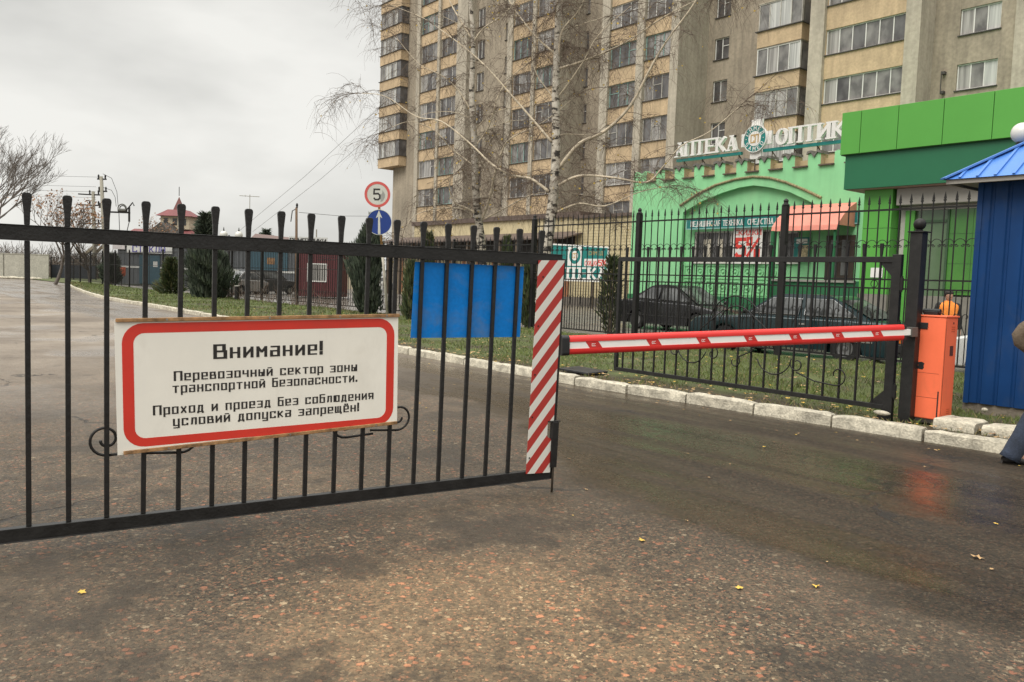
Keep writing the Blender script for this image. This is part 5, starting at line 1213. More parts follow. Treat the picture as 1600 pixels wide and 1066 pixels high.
def person(label, loc, rz, H, J, clothes, hair=True, head_yaw=0., face=True):
    t = None; s = H/1.75
    V = []; E = []; R = []; ix = {}
    def add(n, p, r, par=None): ix[n] = len(V); V.append(Vector(p)*s); R.append(r*s if not isinstance(r, tuple) else (r[0]*s, r[1]*s)); (E.append((ix[par], ix[n])) if par else None)
    add('pel', J['pel'], (.15,.12)); add('waist', J['waist'], (.145,.11), 'pel'); add('chest', J['chest'], (.165,.125), 'waist'); add('neck', J['neck'], .050, 'chest'); add('headb', J['head'], .058, 'neck')
    for q in 'lr':
        add('sh'+q, J['sh'+q], .062, 'chest'); add('el'+q, J['el'+q], .046, 'sh'+q); add('wr'+q, J['wr'+q], .028, 'el'+q)
        add('hip'+q, J['hip'+q], .098, 'pel'); add('kn'+q, J['kn'+q], .062, 'hip'+q); add('an'+q, J['an'+q], .042, 'kn'+q); add('toe'+q, J['toe'+q], .034, 'an'+q)
    V0, R0 = list(V), list(R)
    for q, sd in (('l', 1), ('r', -1)): hand(V, E, R, ix['wr'+q], V[ix['wr'+q]]-V[ix['el'+q]], sd)
    body = skin('person', V, E, R, SKIN, None, 1, 0)
    # the head joins the same mesh
    hm = MB(); hc = Vector(J['head'])*s+Vector((0,-.012,.075))*s; head_mesh(hm, hc, .235*s, head_yaw)
    bm = bmesh.new(); bm.from_mesh(body.data); off = len(bm.verts); vs = [bm.verts.new(v) for v in hm.v]
    for f, mi in zip(hm.f, hm.m):
        try: q = bm.faces.new([vs[i] for i in f]); q.material_index = mi; q.smooth = True
        except ValueError: pass
    bm.to_mesh(body.data); bm.free()
    body.data.materials.append(mat('eye_dark', (.03,.02,.02), .3)); body.data.materials.append(mat('lips', (.40,.17,.13), .6))
    body.location = loc; body.rotation_euler = (0,0,rz); tag(body, label, 'person')
    cr = random.Random(len(label))
    def cloth(name, kind, side, m):
        mb = MB(); K = {k: Vector(v)*s for k, v in J.items()}
        def limb_(a, rs, k=4):
            pts = smooth_path([K[q] if isinstance(q, str) else Vector(q)*s for q in a], k); n = len(pts)-1
            rr = []
            for i in range(n+1):
                u = i/n*(len(rs)-1); f = min(int(u), len(rs)-2); r = rs[f]+(rs[f+1]-rs[f])*(u-f); rr.append(s*r*(1+.045*sin(i*2.7+cr.random()*1.2)))
            mb.tube(pts, rr, 14)
        if kind == 'torso':
            P_, W_, C_, N_ = K['pel'], K['waist'], K['chest'], K['neck']; g = side
            mb.loft([(P_+Vector((0,0,-.06*s)), (.165+g)*s, (.125+g)*s), (P_.lerp(W_,.35), (.168+g)*s, (.130+g)*s), (W_, (.158+g)*s, (.118+g)*s), (W_.lerp(C_,.5), (.172+g)*s, (.128+g)*s), (C_, (.195+g)*s, (.135+g)*s), (C_.lerp(N_,.50), (.205+g)*s, (.118+g)*s), (C_.lerp(N_,.78), (.150+g)*s, (.095+g)*s), (C_.lerp(N_,1.0), (.075+g*.6)*s, (.075+g*.6)*s), (C_.lerp(N_,1.16), (.066+g*.5)*s, (.068+g*.5)*s)], 20)
        elif kind == 'arm':
            q, g = side; mb.ball(K['sh'+q]-Vector((0,0,.008)), (.069+g)*s, 14, 9); limb_(['sh'+q, 'el'+q, tuple(Vector(J['el'+q]).lerp(Vector(J['wr'+q]), .96))], [.068+g, .060+g, .052+g, .046+g, .040+g])
        elif kind == 'legs':
            g = side
            mb.loft([(K['pel']+Vector((0,0,.09*s)), (.150+g)*s, (.110+g)*s), (K['pel'], (.165+g)*s, (.122+g)*s), (K['pel']+Vector((0,0,-.10*s)), (.172+g)*s, (.125+g)*s), (K['pel']+Vector((0,.005,-.16*s)), (.14+g)*s, (.10+g)*s)], 20)
            for q in 'lr': limb_(['hip'+q, 'kn'+q, tuple(Vector(J['an'+q])+Vector((0,.015,-.045)))], [.096+g, .088+g, .072+g, .066+g, .064+g, .062+g, .066+g], 6)
        elif kind == 'shoe':
            q, g = side; a = K['an'+q]; t_ = K['toe'+q]; d = (t_-a); d.z = 0; d.normalize(); z0 = .0
            for u, w_, h_ in ((-.07,.034,.070),(-.03,.042,.085),(.03,.044,.085),(.09,.046,.065),(.15,.044,.052),(.19,.030,.040)):
                pass
            rings = []; b = len(mb.v); nn = 12; st = ((-.075,.026,.060),(-.05,.038,.085),(.02,.043,.090),(.08,.047,.070),(.14,.048,.056),(.185,.038,.046),(.20,.020,.034)); lat = Vector((-d.y, d.x, 0))
            zb_ = min(a.z-.09*s, t_.z-.045*s)
            for u, w_, h_ in st:
                for k in range(nn):
                    an = 2*pi*k/nn; x, z = cos(an), sin(an); p = a+d*(u*s)+lat*(w_*s*x); p.z = zb_+.003+h_*s*.5+h_*s*.5*(z if z > 0 else max(z, -.98)); mb.v.append(tuple(p))
            for i in range(len(st)-1):
                for k in range(nn): mb.f.append((b+i*nn+k, b+i*nn+(k+1)%nn, b+(i+1)*nn+(k+1)%nn, b+(i+1)*nn+k)); mb.m.append(0)
            mb.f.append(tuple(b+k for k in range(nn))); mb.m.append(0); mb.f.append(tuple(b+(len(st)-1)*nn+k for k in range(nn))); mb.m.append(0)
        return mb.build(name, m, body, True)
    for c in clothes: cloth(*c)
    if hair:
        hb = MB().ball((0,.014*s,.032*s), .112*s, 16, 9, (.86,1.04,.92)); hb.v = [tuple(Vector(v) if v[2] > (-.02*s if v[1] > 0 else .040*s) else Vector((v[0]*.9, v[1]*.8+.02*s, max(v[2], -.04*s)))) for v in hb.v]
        hb.xf(Matrix.Translation(hc) @ Matrix.Rotation(head_yaw, 4, 'Z')); hb.build('hair', HAIR, body, True)
    return body
stand = dict(pel=(0,0,.95), waist=(0,0,1.10), chest=(0,.01,1.32), neck=(0,.01,1.48), head=(0,0,1.55), shl=(.19,.01,1.40), shr=(-.19,.01,1.40), ell=(.26,.03,1.12), elr=(-.26,.03,1.12), wrl=(.25,-.06,.88), wrr=(-.25,-.06,.88),
    hipl=(.10,0,.90), hipr=(-.10,0,.90), knl=(.11,-.01,.50), knr=(-.11,-.01,.50), anl=(.115,.02,.09), anr=(-.115,.02,.09), toel=(.14,-.14,.045), toer=(-.14,-.14,.045))
ORH = mat('orange_sweatshirt', (.80,.24,.035), .85, var=.12, vs=10, bump=.3, bs=60); DKC = mat('black_fabric', (.016,.015,.016), .85, var=.3, vs=8); JEAN = mat('blue_jeans', (.026,.036,.060), .9, var=.45, vs=7, bump=.4, bs=90, fine=.3); SHOE = mat('dark_shoe', (.016,.015,.014), .6, var=.3)
JACK = mat('brown_jacket', (.115,.085,.058), .85, var=.25, vs=6, bump=.5, bs=30, fine=.2)
SH = [('anl','toel'),]
pm = at(1480, 500, 17.4)
person('man in an orange sweatshirt with black sleeves standing behind the barrier cabinet', (pm.x, pm.y, 0), FACING-radians(8), 1.64, stand, [
    ('sweatshirt', 'torso', .014, ORH), ('sleeve', 'arm', ('l', .006), DKC), ('sleeve', 'arm', ('r', .006), DKC), ('trousers', 'legs', .006, DKC), ('shoe', 'shoe', ('l', 0), SHOE), ('shoe', 'shoe', ('r', 0), SHOE)], head_yaw=.25)
walk = dict(pel=(0,0,.93), waist=(0,-.02,1.08), chest=(0,-.05,1.31), neck=(0,-.07,1.47), head=(0,-.08,1.545), shl=(.19,-.05,1.39), shr=(-.19,-.05,1.39), ell=(.27,.20,1.16), elr=(-.27,.18,1.14), wrl=(.23,.02,.98), wrr=(-.22,0,.96),
    hipl=(.10,0,.89), hipr=(-.10,0,.89), knl=(.10,-.30,.52), knr=(-.10,.14,.50), anl=(.10,-.32,.10), anr=(-.10,.32,.09), toel=(.11,-.48,.05), toer=(-.10,.16,.045))
pw = at(1629, 700, 7.55)
person('man in brown jacket and blue jeans walking off at the right edge', (pw.x+.03, pw.y, 0), FACING+radians(78), 1.74, walk, [
    ('jacket', 'torso', .030, JACK), ('sleeve', 'arm', ('l', .018), JACK), ('sleeve', 'arm', ('r', .018), JACK), ('jeans', 'legs', .022, JEAN), ('shoe', 'shoe', ('l', 0), SHOE), ('shoe', 'shoe', ('r', 0), SHOE)])
# ================================================================ birches
def birch_bark():
    m = bpy.data.materials.new('birch_bark'); m.use_nodes = True; t = m.node_tree; p = t.nodes['Principled BSDF']; L = t.links.new
    tc = N(t, 'ShaderNodeTexCoord'); mp = N(t, 'ShaderNodeMapping'); mp.inputs['Scale'].default_value = (5, 5, 11); L(tc.outputs['Object'], mp.inputs[0])
    n = N(t, 'ShaderNodeTexNoise'); n.inputs['Scale'].default_value = .55; n.inputs['Detail'].default_value = 6; n.inputs['Roughness'].default_value = .65; L(mp.outputs[0], n.inputs[0])
    sp = N(t, 'ShaderNodeSeparateXYZ'); L(tc.outputs['Object'], sp.inputs[0])
    lowd = N(t, 'ShaderNodeMapRange'); lowd.inputs[1].default_value = 1; lowd.inputs[2].default_value = 8; lowd.inputs[3].default_value = .10; lowd.inputs[4].default_value = 0; L(sp.outputs[2], lowd.inputs[0])
    a = N(t, 'ShaderNodeMath', operation='SUBTRACT'); L(n.outputs[0], a.inputs[0]); L(lowd.outputs[0], a.inputs[1])
    cr = N(t, 'ShaderNodeValToRGB'); e = cr.color_ramp.elements; e[0].position = .39; e[0].color = (.022,.018,.015,1); e[1].position = .44; e[1].color = (.40,.355,.29,1); q = e.new(.62); q.color = (.56,.52,.45,1)
    L(a.outputs[0], cr.inputs[0]); L(cr.outputs[0], p.inputs['Base Color']); p.inputs['Roughness'].default_value = .8
    b = N(t, 'ShaderNodeBump'); b.inputs['Strength'].default_value = .5; b.inputs['Distance'].default_value = .02; L(n.outputs[0], b.inputs['Height']); L(b.outputs[0], p.inputs['Normal'])
    return m
BARK = birch_bark(); LIMB = mat('pale_branch', (.54,.46,.345), .85, var=.35, vs=5); TWIG = mat('brown_twig', (.115,.082,.060), .9, var=.3, vs=3); YLF = mat('birch_leaf', (.50,.34,.06), .7, var=.4, vs=6)
def rods(pts, r0, r1): n = len(pts)-1; return [r0+(r1-r0)*(i/n)**.8 for i in range(n+1)]
def birch(label, base, trunk, r0, limbs, seed, extra, ntw):
    rnd = random.Random(seed); t = thing('birch_tree', label, 'tree', base, 0, 'birches behind the fence'); off = Vector(base)
    tp = [p-off for p in smooth_path([base]+trunk, 6)]
    tm = MB(); tm.tube(tp, rods(tp, r0, r0*.22), 12)
    for p, r in zip(tp, rods(tp, r0, r0*.22)):
        if rnd.random() < .35: a = rnd.random()*6.3; tm.ball(tuple(p+Vector((cos(a), sin(a), 0))*r*.75), r*.42, 8, 5, (1,1,.7))
    tm.build('trunk', BARK, t, True)
    tw = MB(); lv = MB(); br = MB(); allp = []
    def hang(p, d, L, r):
        pts = [p]; d = d.normalized(); n = 6; q = Vector(p)
        for i in range(n):
            d = (d+Vector((rnd.uniform(-.22,.22), rnd.uniform(-.22,.22), -.30))).normalized(); q = q+d*L/n; pts.append(q)
            if rnd.random() < .012: s = rnd.uniform(.025,.045); a = rnd.random()*6; lv.add([q, q+Vector((s*cos(a),s*sin(a),-s*.4)), q+Vector((0,0,-s*1.6)), q+Vector((-s*cos(a),-s*sin(a),-s*.6))], [(0,1,2,3)])
        tw.tube(pts, rods(pts, r, r*.45), 3, False)
    def branch(p, d, L, r, lev):
        pts = [p]; n = 7; q = Vector(p); d = d.normalized()
        for i in range(n):
            d = (d+Vector((rnd.uniform(-.25,.25), rnd.uniform(-.25,.25), rnd.uniform(-.24,.06)))).normalized(); q = q+d*L/n; pts.append(q)
        (br if r > .012 else tw).tube(pts, rods(pts, r, r*.35), 5 if r > .012 else 4, False)
        for i in range(1, n+1):
            if lev < 1 and rnd.random() < .42: branch(pts[i], d.lerp(Vector((rnd.uniform(-1,1), rnd.uniform(-1,1), rnd.uniform(-.3,.5))), .7), L*.5, r*.5, lev+1)
            for _ in range(rnd.choice((0,1,1,2))): hang(pts[i], Vector((rnd.uniform(-1,1), rnd.uniform(-1,1), rnd.uniform(-.4,.6))), rnd.uniform(.4, 1.45)*ntw, rnd.choice((.0045,.006)))
    for pts, ra, rb in limbs:
        lp = [p-off for p in smooth_path(pts, 5)]
        l = MB().tube(lp, rods(lp, ra*.85, rb*.6), 8); l.build('limb', LIMB, t, True)
        for i in range(3, len(lp)):
            if rnd.random() < .55: branch(lp[i], Vector((rnd.uniform(-1,1), rnd.uniform(-1,1), rnd.uniform(-.3,.7))), rnd.uniform(.7, 1.9), .012, 0)
            if i > len(lp)-4: branch(lp[i], lp[-1]-lp[-4], 1.6, .012, 0)
    for i in range(extra):
        u = rnd.uniform(.30, 1); k = int(u*(len(tp)-1)); a = rnd.random()*2*pi
        branch(tp[k], Vector((cos(a), sin(a), rnd.uniform(.2, .9))), rnd.uniform(1.8, 3.4)*(1.1-.4*u), .024, -1)
    br.build('branches', LIMB, t, True, kind='stuff'); tw.build('twigs', TWIG, t, kind='stuff'); lv.build('leaves', YLF, t, kind='stuff')
    return t
def px(lst, Z, dz=0): return [at(a, b, Z+dz*i) for i, (a, b) in enumerate(lst)]
ZB = 29.0
b2 = at(846, 440, ZB); b2.z = 0
birch('right hand birch with a black fissured lower trunk and long pale limbs', b2, px([(851,400),(858,360),(865,300),(869,240),(868,150),(871,60),(872,0),(874,-120),(878,-260)], ZB), .25, [
    (px([(874,262),(905,225),(945,205),(985,165),(1020,100),(1046,58),(1085,5),(1120,-60)], ZB, -.35), .085, .030),
    (px([(872,108),(910,96),(945,82),(985,62),(1040,25),(1110,-10)], ZB, -.3), .055, .02),
    (px([(869,292),(905,275),(960,278),(1010,285),(1035,262),(1065,228),(1110,205),(1165,158)], ZB, -.4), .060, .016),
    (px([(869,332),(905,318),(945,322),(1000,300),(1050,290)], ZB, -.3), .045, .015),
    (px([(858,300),(830,280),(800,274),(770,258),(735,225),(690,190),(650,182),(600,150),(548,146)], ZB, .3), .070, .014),
    (px([(862,222),(835,190),(800,150),(765,110),(735,82),(700,55),(660,28),(610,8)], ZB, .3), .055, .014),
    (px([(868,85),(840,60),(815,30),(795,0),(770,-50)], ZB, .3), .05, .02),
    (px([(871,160),(855,140),(838,115),(832,80),(850,40)], ZB, .2), .035, .012),
    (px([(872,152),(890,128),(912,95),(935,55),(985,10)], ZB, -.3), .04, .015),
    (px([(872,100),(878,50),(905,15),(930,-40)], ZB, -.2), .05, .02)], 31, 9, 1.0)
ZA = 33.0
b1 = at(757, 440, ZA); b1.z = 0
birch('left hand birch with a mottled white trunk forking just above the fence', b1, px([(753,400),(748,345),(743,290),(741,220),(737,150),(739,60),(735,0),(733,-110),(730,-240)], ZA), .21, [
    (px([(745,335),(728,325),(712,318),(703,300),(704,280),(712,270)], ZA, -.1), .06, .02),
    (px([(752,345),(765,310),(772,275),(785,235),(800,215),(850,190),(900,150)], ZA, -.25), .075, .018),
    (px([(752,345),(790,325),(830,305),(870,300),(920,306)], ZA, -.25), .045, .014),
    (px([(741,205),(765,180),(800,168),(840,165)], ZA, -.2), .035, .012),
    (px([(738,70),(755,45),(790,20),(820,-20)], ZA, -.2), .05, .018),
    (px([(737,60),(718,30),(702,0),(690,-40)], ZA, .2), .055, .018),
    (px([(740,180),(715,140),(690,118),(655,100),(620,60)], ZA, .2), .04, .012),
    (px([(742,260),(705,232),(680,205),(640,190),(600,205)], ZA, .2), .04, .012),
    (px([(746,330),(705,325),(665,330),(640,345),(625,385)], ZA, -.2), .035, .010),
    (px([(742,230),(765,195),(778,150),(800,120),(830,95)], ZA, -.2), .04, .014)], 32, 9, 1.0)

# ================================================================ evergreens
NG = [mat('thuja_green', (.075,.100,.036), .8, var=.4, vs=4), mat('thuja_dark', (.042,.060,.026), .85, var=.4, vs=4), mat('thuja_bronze', (.10,.095,.036), .85, var=.4, vs=4)]
NB = [mat('juniper_green', (.060,.080,.050), .85, var=.4, vs=4), mat('juniper_dark', (.034,.047,.032), .85, var=.4, vs=4), mat('juniper_grey', (.085,.098,.070), .85, var=.4, vs=4)]
def evergreen(name, label, loc, h, r, n, seed, mats, shape='cone', up=.5, sz=.16, group=None, lean=(0,0)):
    rnd = random.Random(seed); t = thing(name, label, 'shrub' if h < 2.4 else 'tree', loc, 0, group)
    mb = MB()
    ph = [(rnd.random()*6.3, rnd.uniform(.15,.3)) for _ in range(5)]
    for _ in range(int(n*1.7)):
        u = rnd.random()**.8
        if shape == 'cone': rr = r*(1-u)**.8*(1 if u > .12 else .55+.45*u/.12)
        elif shape == 'column': rr = r*min(1, 4*(1-u))**.6*min(1, .6+3*u)
        elif shape == 'egg': rr = r*math.sin(pi*min(1,(.12+u*.88)))**.6*(1-u*.35)
        else: rr = r*min(1, .55+1.4*u)*(1-u**5)**.6
        a = rnd.random()*2*pi
        for i, (p0, am) in enumerate(ph): rr *= 1+am*sin(a*(i+1)+p0+u*(5+4*i))*.75
        q = rr*math.sqrt(rnd.uniform(.25, 1.0)); z = u*h*.96+.04
        p = Vector((q*cos(a)+lean[0]*u*h, q*sin(a)+lean[1]*u*h, z)); d = Vector((cos(a)*(1-up), sin(a)*(1-up), up+rnd.uniform(-.25,.35))).normalized()
        s = sz*rnd.uniform(.5, 1.7); sd = d.cross(Vector((rnd.uniform(-1,1), rnd.uniform(-1,1), rnd.uniform(-1,1)))).normalized()*s*.13
        mb.mi = rnd.choice((0,0,1,1,2)); mb.add([p-sd, p+sd, p+d*s*.7+sd*.7, p+d*s*1.25, p+d*s*.7-sd*.7], [(0,1,2,3,4)])
    mb.build('foliage', mats, t); MB().tube([(0,0,-.1), (lean[0]*h*.5,lean[1]*h*.5,h*.5), (lean[0]*h*.9,lean[1]*h*.9,h*.9)], [.07,.045,.01], 7).build('trunk', TWIG, t)
    return t
def ground_at(x_, y_, Z, z=.08): p = at(x_, y_, Z); return (p.x, p.y, z)
evergreen('thuja_shrub', 'narrow columnar thuja standing by the fence left of the open gate leaf', ground_at(953, 500, 23.2), 2.2, .21, 700, 3, NG, 'column', .5, .13)
evergreen('conifer_bush', 'rounded dark conifer bush on the far lawn, left of the conical one', ground_at(174, 443, 66), 2.4, .66, 1900, 4, NB, 'egg', .45, .26)
evergreen('conifer_bush', 'conical dark green conifer bush in the middle of the far lawn', ground_at(267, 460, 47), 2.0, .66, 2200, 5, NG, 'cone', .4, .20)
evergreen('juniper_bush', 'broad dark spreading juniper clump on the far lawn before the fence', ground_at(322, 468, 42), 2.7, .85, 4600, 6, NB, 'fan', .68, .20)
evergreen('juniper_bush', 'black green juniper growing close at the right of the broad clump', ground_at(346, 470, 42.6), 2.1, .34, 1300, 16, NB, 'fan', .75, .24)
evergreen('spruce_tree', 'dark pointed spruce rising behind the broad juniper clump', ground_at(320, 460, 56), 5.3, 1.1, 2600, 7, NB, 'cone', .35, .30)
evergreen('juniper_bush', 'tall dark juniper before the fence left of the leaning sign pole', ground_at(573, 490, 30.5), 3.2, .48, 3600, 8, NB, 'column', .7, .18)
evergreen('juniper_bush', 'thin juniper with pointed tips behind the tall one by the sign pole', ground_at(577, 480, 33), 3.7, .38, 900, 9, NB, 'cone', .8, .22)
evergreen('thuja_shrub', 'bright green thuja top showing over the gate rail at the left of the blue sheet', ground_at(668, 470, 34), 3.2, .45, 1800, 10, NG, 'cone', .7, .18)
evergreen('thuja_shrub', 'bright green thuja top showing over the gate rail at the right of the blue sheet', ground_at(789, 470, 31), 3.0, .40, 1700, 12, NG, 'cone', .7, .17)
evergreen('thuja_shrub', 'thin thuja whose side shows along the left edge of the blue sheet', ground_at(641, 490, 27), 1.9, .20, 900, 13, NG, 'column', .7, .14)
evergreen('thuja_shrub', 'thin thuja whose side shows along the right edge of the blue sheet', ground_at(823, 500, 24.6), 1.9, .20, 900, 14, NG, 'column', .7, .14)
evergreen('spruce_tree', 'tiny far spruce tip above the long brown roof', ground_at(415, 430, 118), 7.6, 1.5, 900, 15, NB, 'cone', .3, .5)

# ================================================================ bare trees on the left
GTW = mat('grey_twig', (.115,.098,.085), .9, var=.25); OAKL = [mat('oak_leaf', (.24,.125,.060), .85, var=.35, vs=3), mat('oak_leaf_dark', (.15,.085,.05), .85, var=.35, vs=3)]
def bare(name, label, loc, h, spread, seed, lean=Vector((0,0,0)), levels=5, leaves=0, r0=.22, m=None, minr=.010, group=None):
    rnd = random.Random(seed); t = thing(name, label, 'tree', loc, 0, group); tr = MB(); cr = MB(); lf = MB()
    def grow(p, d, L, r, lev):
        n = 4; pts = [p]; q = Vector(p); d = d.normalized()
        for i in range(n):
            d = (d+Vector((rnd.uniform(-.18,.18), rnd.uniform(-.18,.18), rnd.uniform(-.04,.12)))).normalized(); q = q+d*L/n; pts.append(q)
        (tr if lev == 0 else cr).tube(pts, rods(pts, r, r*.6), 7 if lev < 2 else 3, False)
        if lev >= levels: 
            for _ in range(leaves):
                s = rnd.uniform(.07,.15); c = q+Vector((rnd.uniform(-.5,.5), rnd.uniform(-.5,.5), rnd.uniform(-.5,.4))); a = Vector((rnd.uniform(-1,1), rnd.uniform(-1,1), rnd.uniform(-1,1))).normalized()*s; b = a.cross(Vector((.3,.5,.8))).normalized()*s*.6
                lf.mi = rnd.choice((0,0,1)); lf.add([c-a, c+b, c+a, c-b], [(0,1,2,3)])
            return
        for _ in range(rnd.choice((2,3,3)) if lev > 0 else 5):
            k = pts[rnd.choice((2,3,4,4))]; a = rnd.random()*6.3
            dd = (d*1.0+Vector((cos(a), sin(a), rnd.uniform(-.1,.5)))*spread+lean*.5).normalized()
            grow(k, dd, L*rnd.uniform(.60,.85), max(minr, r*.58), lev+1)
    grow(Vector((0,0,0)), Vector((0,0,1))+lean, h*.30, r0, 0)
    tr.build('trunk', GTW, t, True); cr.build('crown', m or GTW, t, kind='stuff')
    if leaves: lf.build('leaves', OAKL, t, kind='stuff')
    return t
right = o2n((1,0,0))
bare('bare_tree', 'big leafless tree reaching in from the left edge above the gate rail', ground_at(-70, 430, 52, 0), 10.8, .55, 3, right*.30, 7, 0, .17, minr=.009)
bare('oak_tree', 'young tree with clinging brown leaves left of the power poles', ground_at(86, 420, 66, 0), 8.6, .6, 8, right*.30, 5, 3, .15, minr=.012)
bare('oak_tree', 'small tree with brown leaves directly behind the power poles', ground_at(140, 420, 72, 0), 8.0, .55, 9, right*.05, 5, 2, .14, minr=.012)
bare('oak_tree', 'thin tree with a few brown leaves before the house with the little turret', ground_at(244, 425, 84, 0), 8.2, .5, 14, right*.1, 4, 4, .12, minr=.014)
# brown scrub: an uncountable thicket behind the far wall
rnd = random.Random(55); sc_ = MB()
for _ in range(2600):
    p = at(rnd.uniform(-260, 175), 425, rnd.uniform(104, 125)); p.z = 0; q = Vector(p); d = Vector((rnd.uniform(-.5,.5), rnd.uniform(-.5,.5), 1)); pts = [q.copy()]; L = rnd.uniform(1.8, 5.2)
    for i in range(4): d = (d+Vector((rnd.uniform(-.5,.5), rnd.uniform(-.5,.5), -.05))).normalized(); q = q+d*L/4; pts.append(q.copy())
    sc_.tube(pts, rods(pts, .05, .018), 3, False)
s_ = sc_.build('scrub', mat('scrub_twig', (.085,.065,.050), .9, var=.3)); tag(s_, 'brown leafless scrub thicket behind the far concrete wall and dark gate', 'scrub'); s_['kind'] = 'stuff'
rnd = random.Random(56); sc_ = MB()
for _ in range(300):
    X = rnd.uniform(-46, -27); p = Vector((X, rnd.uniform(14.9, 15.5), .1)); d = Vector((rnd.uniform(-.6,.6), rnd.uniform(-.6,.6), 1)); pts = [p.copy()]; L = rnd.uniform(.3, 1.2)
    for i in range(3): d = (d+Vector((rnd.uniform(-.5,.5), rnd.uniform(-.5,.5), -.05))).normalized(); p = p+d*L/3; pts.append(p.copy())
    sc_.tube(pts, rods(pts, .009, .004), 3, False)
s_ = sc_.build('undergrowth', TWIG); tag(s_, 'leafless brown undergrowth at the foot of the lower iron fence', 'scrub'); s_['kind'] = 'stuff'

# ================================================================ far left: walls, poles, sheds, houses
CONW = mat('concrete_panel', (.40,.385,.325), .9, var=.15, vs=1.5, bump=.8, bs=7, fine=.25); WOODP = mat('old_pole_wood', (.20,.17,.125), .9, var=.3, vs=4); POLE = mat('concrete_pole', (.25,.235,.19), .9, var=.2, vs=2)
def cam_thing(name, label, cat, x_, y_, Z, z0=0, turn=0, group=None, sc=1):
    p = at(x_, y_, Z); o = thing(name, label, cat, (p.x, p.y, z0), FACING+turn, group); o.scale = (sc, sc, sc); return o
t = cam_thing('concrete_wall', 'pale textured concrete panel wall at the far left end of the yard', 'wall', 76, 430, 92)
for i in range(5): MB().box(-4.9-5*i, -.02-5*i, 0, .16, 0, 2.62).build('wall_panel', CONW, t, bevel=.02)
MB().box(-25, 0, -.04, .20, 2.621, 2.70).build('coping', CONW, t)
m = thing('scrap_heap', 'low white rubble heap at the foot of the far concrete wall', 'rubble', tuple(ground_at(25, 436, 86, .05)), FACING)
rb = random.Random(2); q = MB()
for _ in range(26): q.ball((rb.uniform(-2.2,2.2), rb.uniform(-.4,.4), .05), rb.uniform(.12,.32), 6, 4, (1.4,1,.6))
q.build('rubble', WHITEWASH, m)
t = cam_thing('sheet_metal_gate', 'dark sheet metal gate beside the far concrete wall', 'gate', 78, 430, 93)
MB().box(.15, 5.1, 0, .05, .15, 1.62).build('sheet', mat('dark_blue_grey_sheet', (.020,.024,.032), .5, var=.3), t)
m = MB()
for i in range(3): m.box(.1+2.5*i, .2+2.5*i, -.04, .06, 0, 2.5)
m.box(.2, 5.1, -.01, .03, 2.35, 2.42); m.build('frame', BLACKF, t)
# poles
def ins(mb, x, z): mb.lathe([(.03,0),(.07,.05),(.05,.12),(.08,.16),(.05,.26),(.01,.30)], (x, 0, z), 8)
t = cam_thing('power_pole', 'taller grey power pole with insulators and a switch bracket at its side', 'pole', 167, 430, 112, -1.2, sc=1.78)
MB().tube([(0,0,0),(-.42,0,8.3)], [.20,.12], 10).build('pole', POLE, t, True)
for z, l in ((8.1,.42),(7.2,.42),(6.0,.40)):
    m = MB().box(-.42-.05+(8.3-z)*.05-l*.6, -.42+(8.3-z)*.05+l*.9, -.05, .05, z-.05, z+.05); ins(m, -.42+(8.3-z)*.05-l*.5, z+.05); ins(m, -.42+(8.3-z)*.05+l*.7, z+.05); m.build('crossarm', BLACKF, t)
m = MB().box(-.2, 1.75, -.05, .05, 5.62, 5.74).box(1.62, 1.74, -.05, .05, 5.0, 6.1); m.tube([(1.5,0,5.74),(1.5,0,5.9),(1.95,0,6.45),(2.05,0,6.2)], .05, 6); m.build('switch_bracket', BLACKF, t)
MB().tube(arc(1.15,5.98,.32,0,360,12,0), .045, 6).tube(arc(1.15,5.98,.22,0,360,12,.08), .045, 6).tube([(.85,0,5.85),(1.45,0,5.85)], .12, 8).build('cable_coil', mat('cable_grey', (.10,.10,.09), .6), t)
MB().tube([(1.68,0,5.0),(1.2,0,3.0),(.55,0,.8),(.3,0,0)], .03, 5).tube([(.9,0,5.8),(1.0,0,3),(1.05,0,.5)], .025, 5).tube([(-.3,0,8.5),(.35,0,8.2),(.75,0,7.2),(.85,0,6.1)], .018, 5).tube([(-.3,0,7.5),(.35,0,7.3),(.62,0,6.8),(.7,0,6.1)], .018, 5).build('cable', BLACKF, t)
t = cam_thing('power_pole', 'shorter grey power pole standing just left of the taller one', 'pole', 149, 430, 113, -1.2, sc=1.76)
MB().tube([(0,0,0),(-.16,0,7.3)], [.17,.12], 10).build('pole', POLE, t, True)
for z in (7.05, 6.25, 4.85):
    m = MB().box(-.5, .95 if z < 5 else .35, -.05, .05, z-.05, z+.05); ins(m, -.42, z+.05); ins(m, .25, z+.05); m.tube([(-.5,0,z),(-1.3,0,z+.02)], .05, 6); m.build('crossarm', BLACKF, t)
MB().bar((.9,.1,4.1),(-3.4,.1,.1),.20,.20).build('brace', WOODP, t)
MB().bar((.75,.3,3.5),(-2.5,.3,.2),.18,.18).build('brace', WOODP, t)
for i, (ya, yb) in enumerate(((275,277),(289,292),(297,300),(306,309))):
    a = at(150 if i else 158, yb, 112.3); b = at(-300, ya-14, 122); o = MB().tube([a, a.lerp(b,.5)-Vector((0,0,.25)), b], .022, 4).build('power_line', BLACKF)
    tag(o, ['topmost thin power line running left from the taller pole', 'second thin power line from the top, running left from the poles', 'third thin power line from the top, running left from the poles', 'lowest thin power line running left from the shorter pole'][i], 'wire', 'power lines at the left')
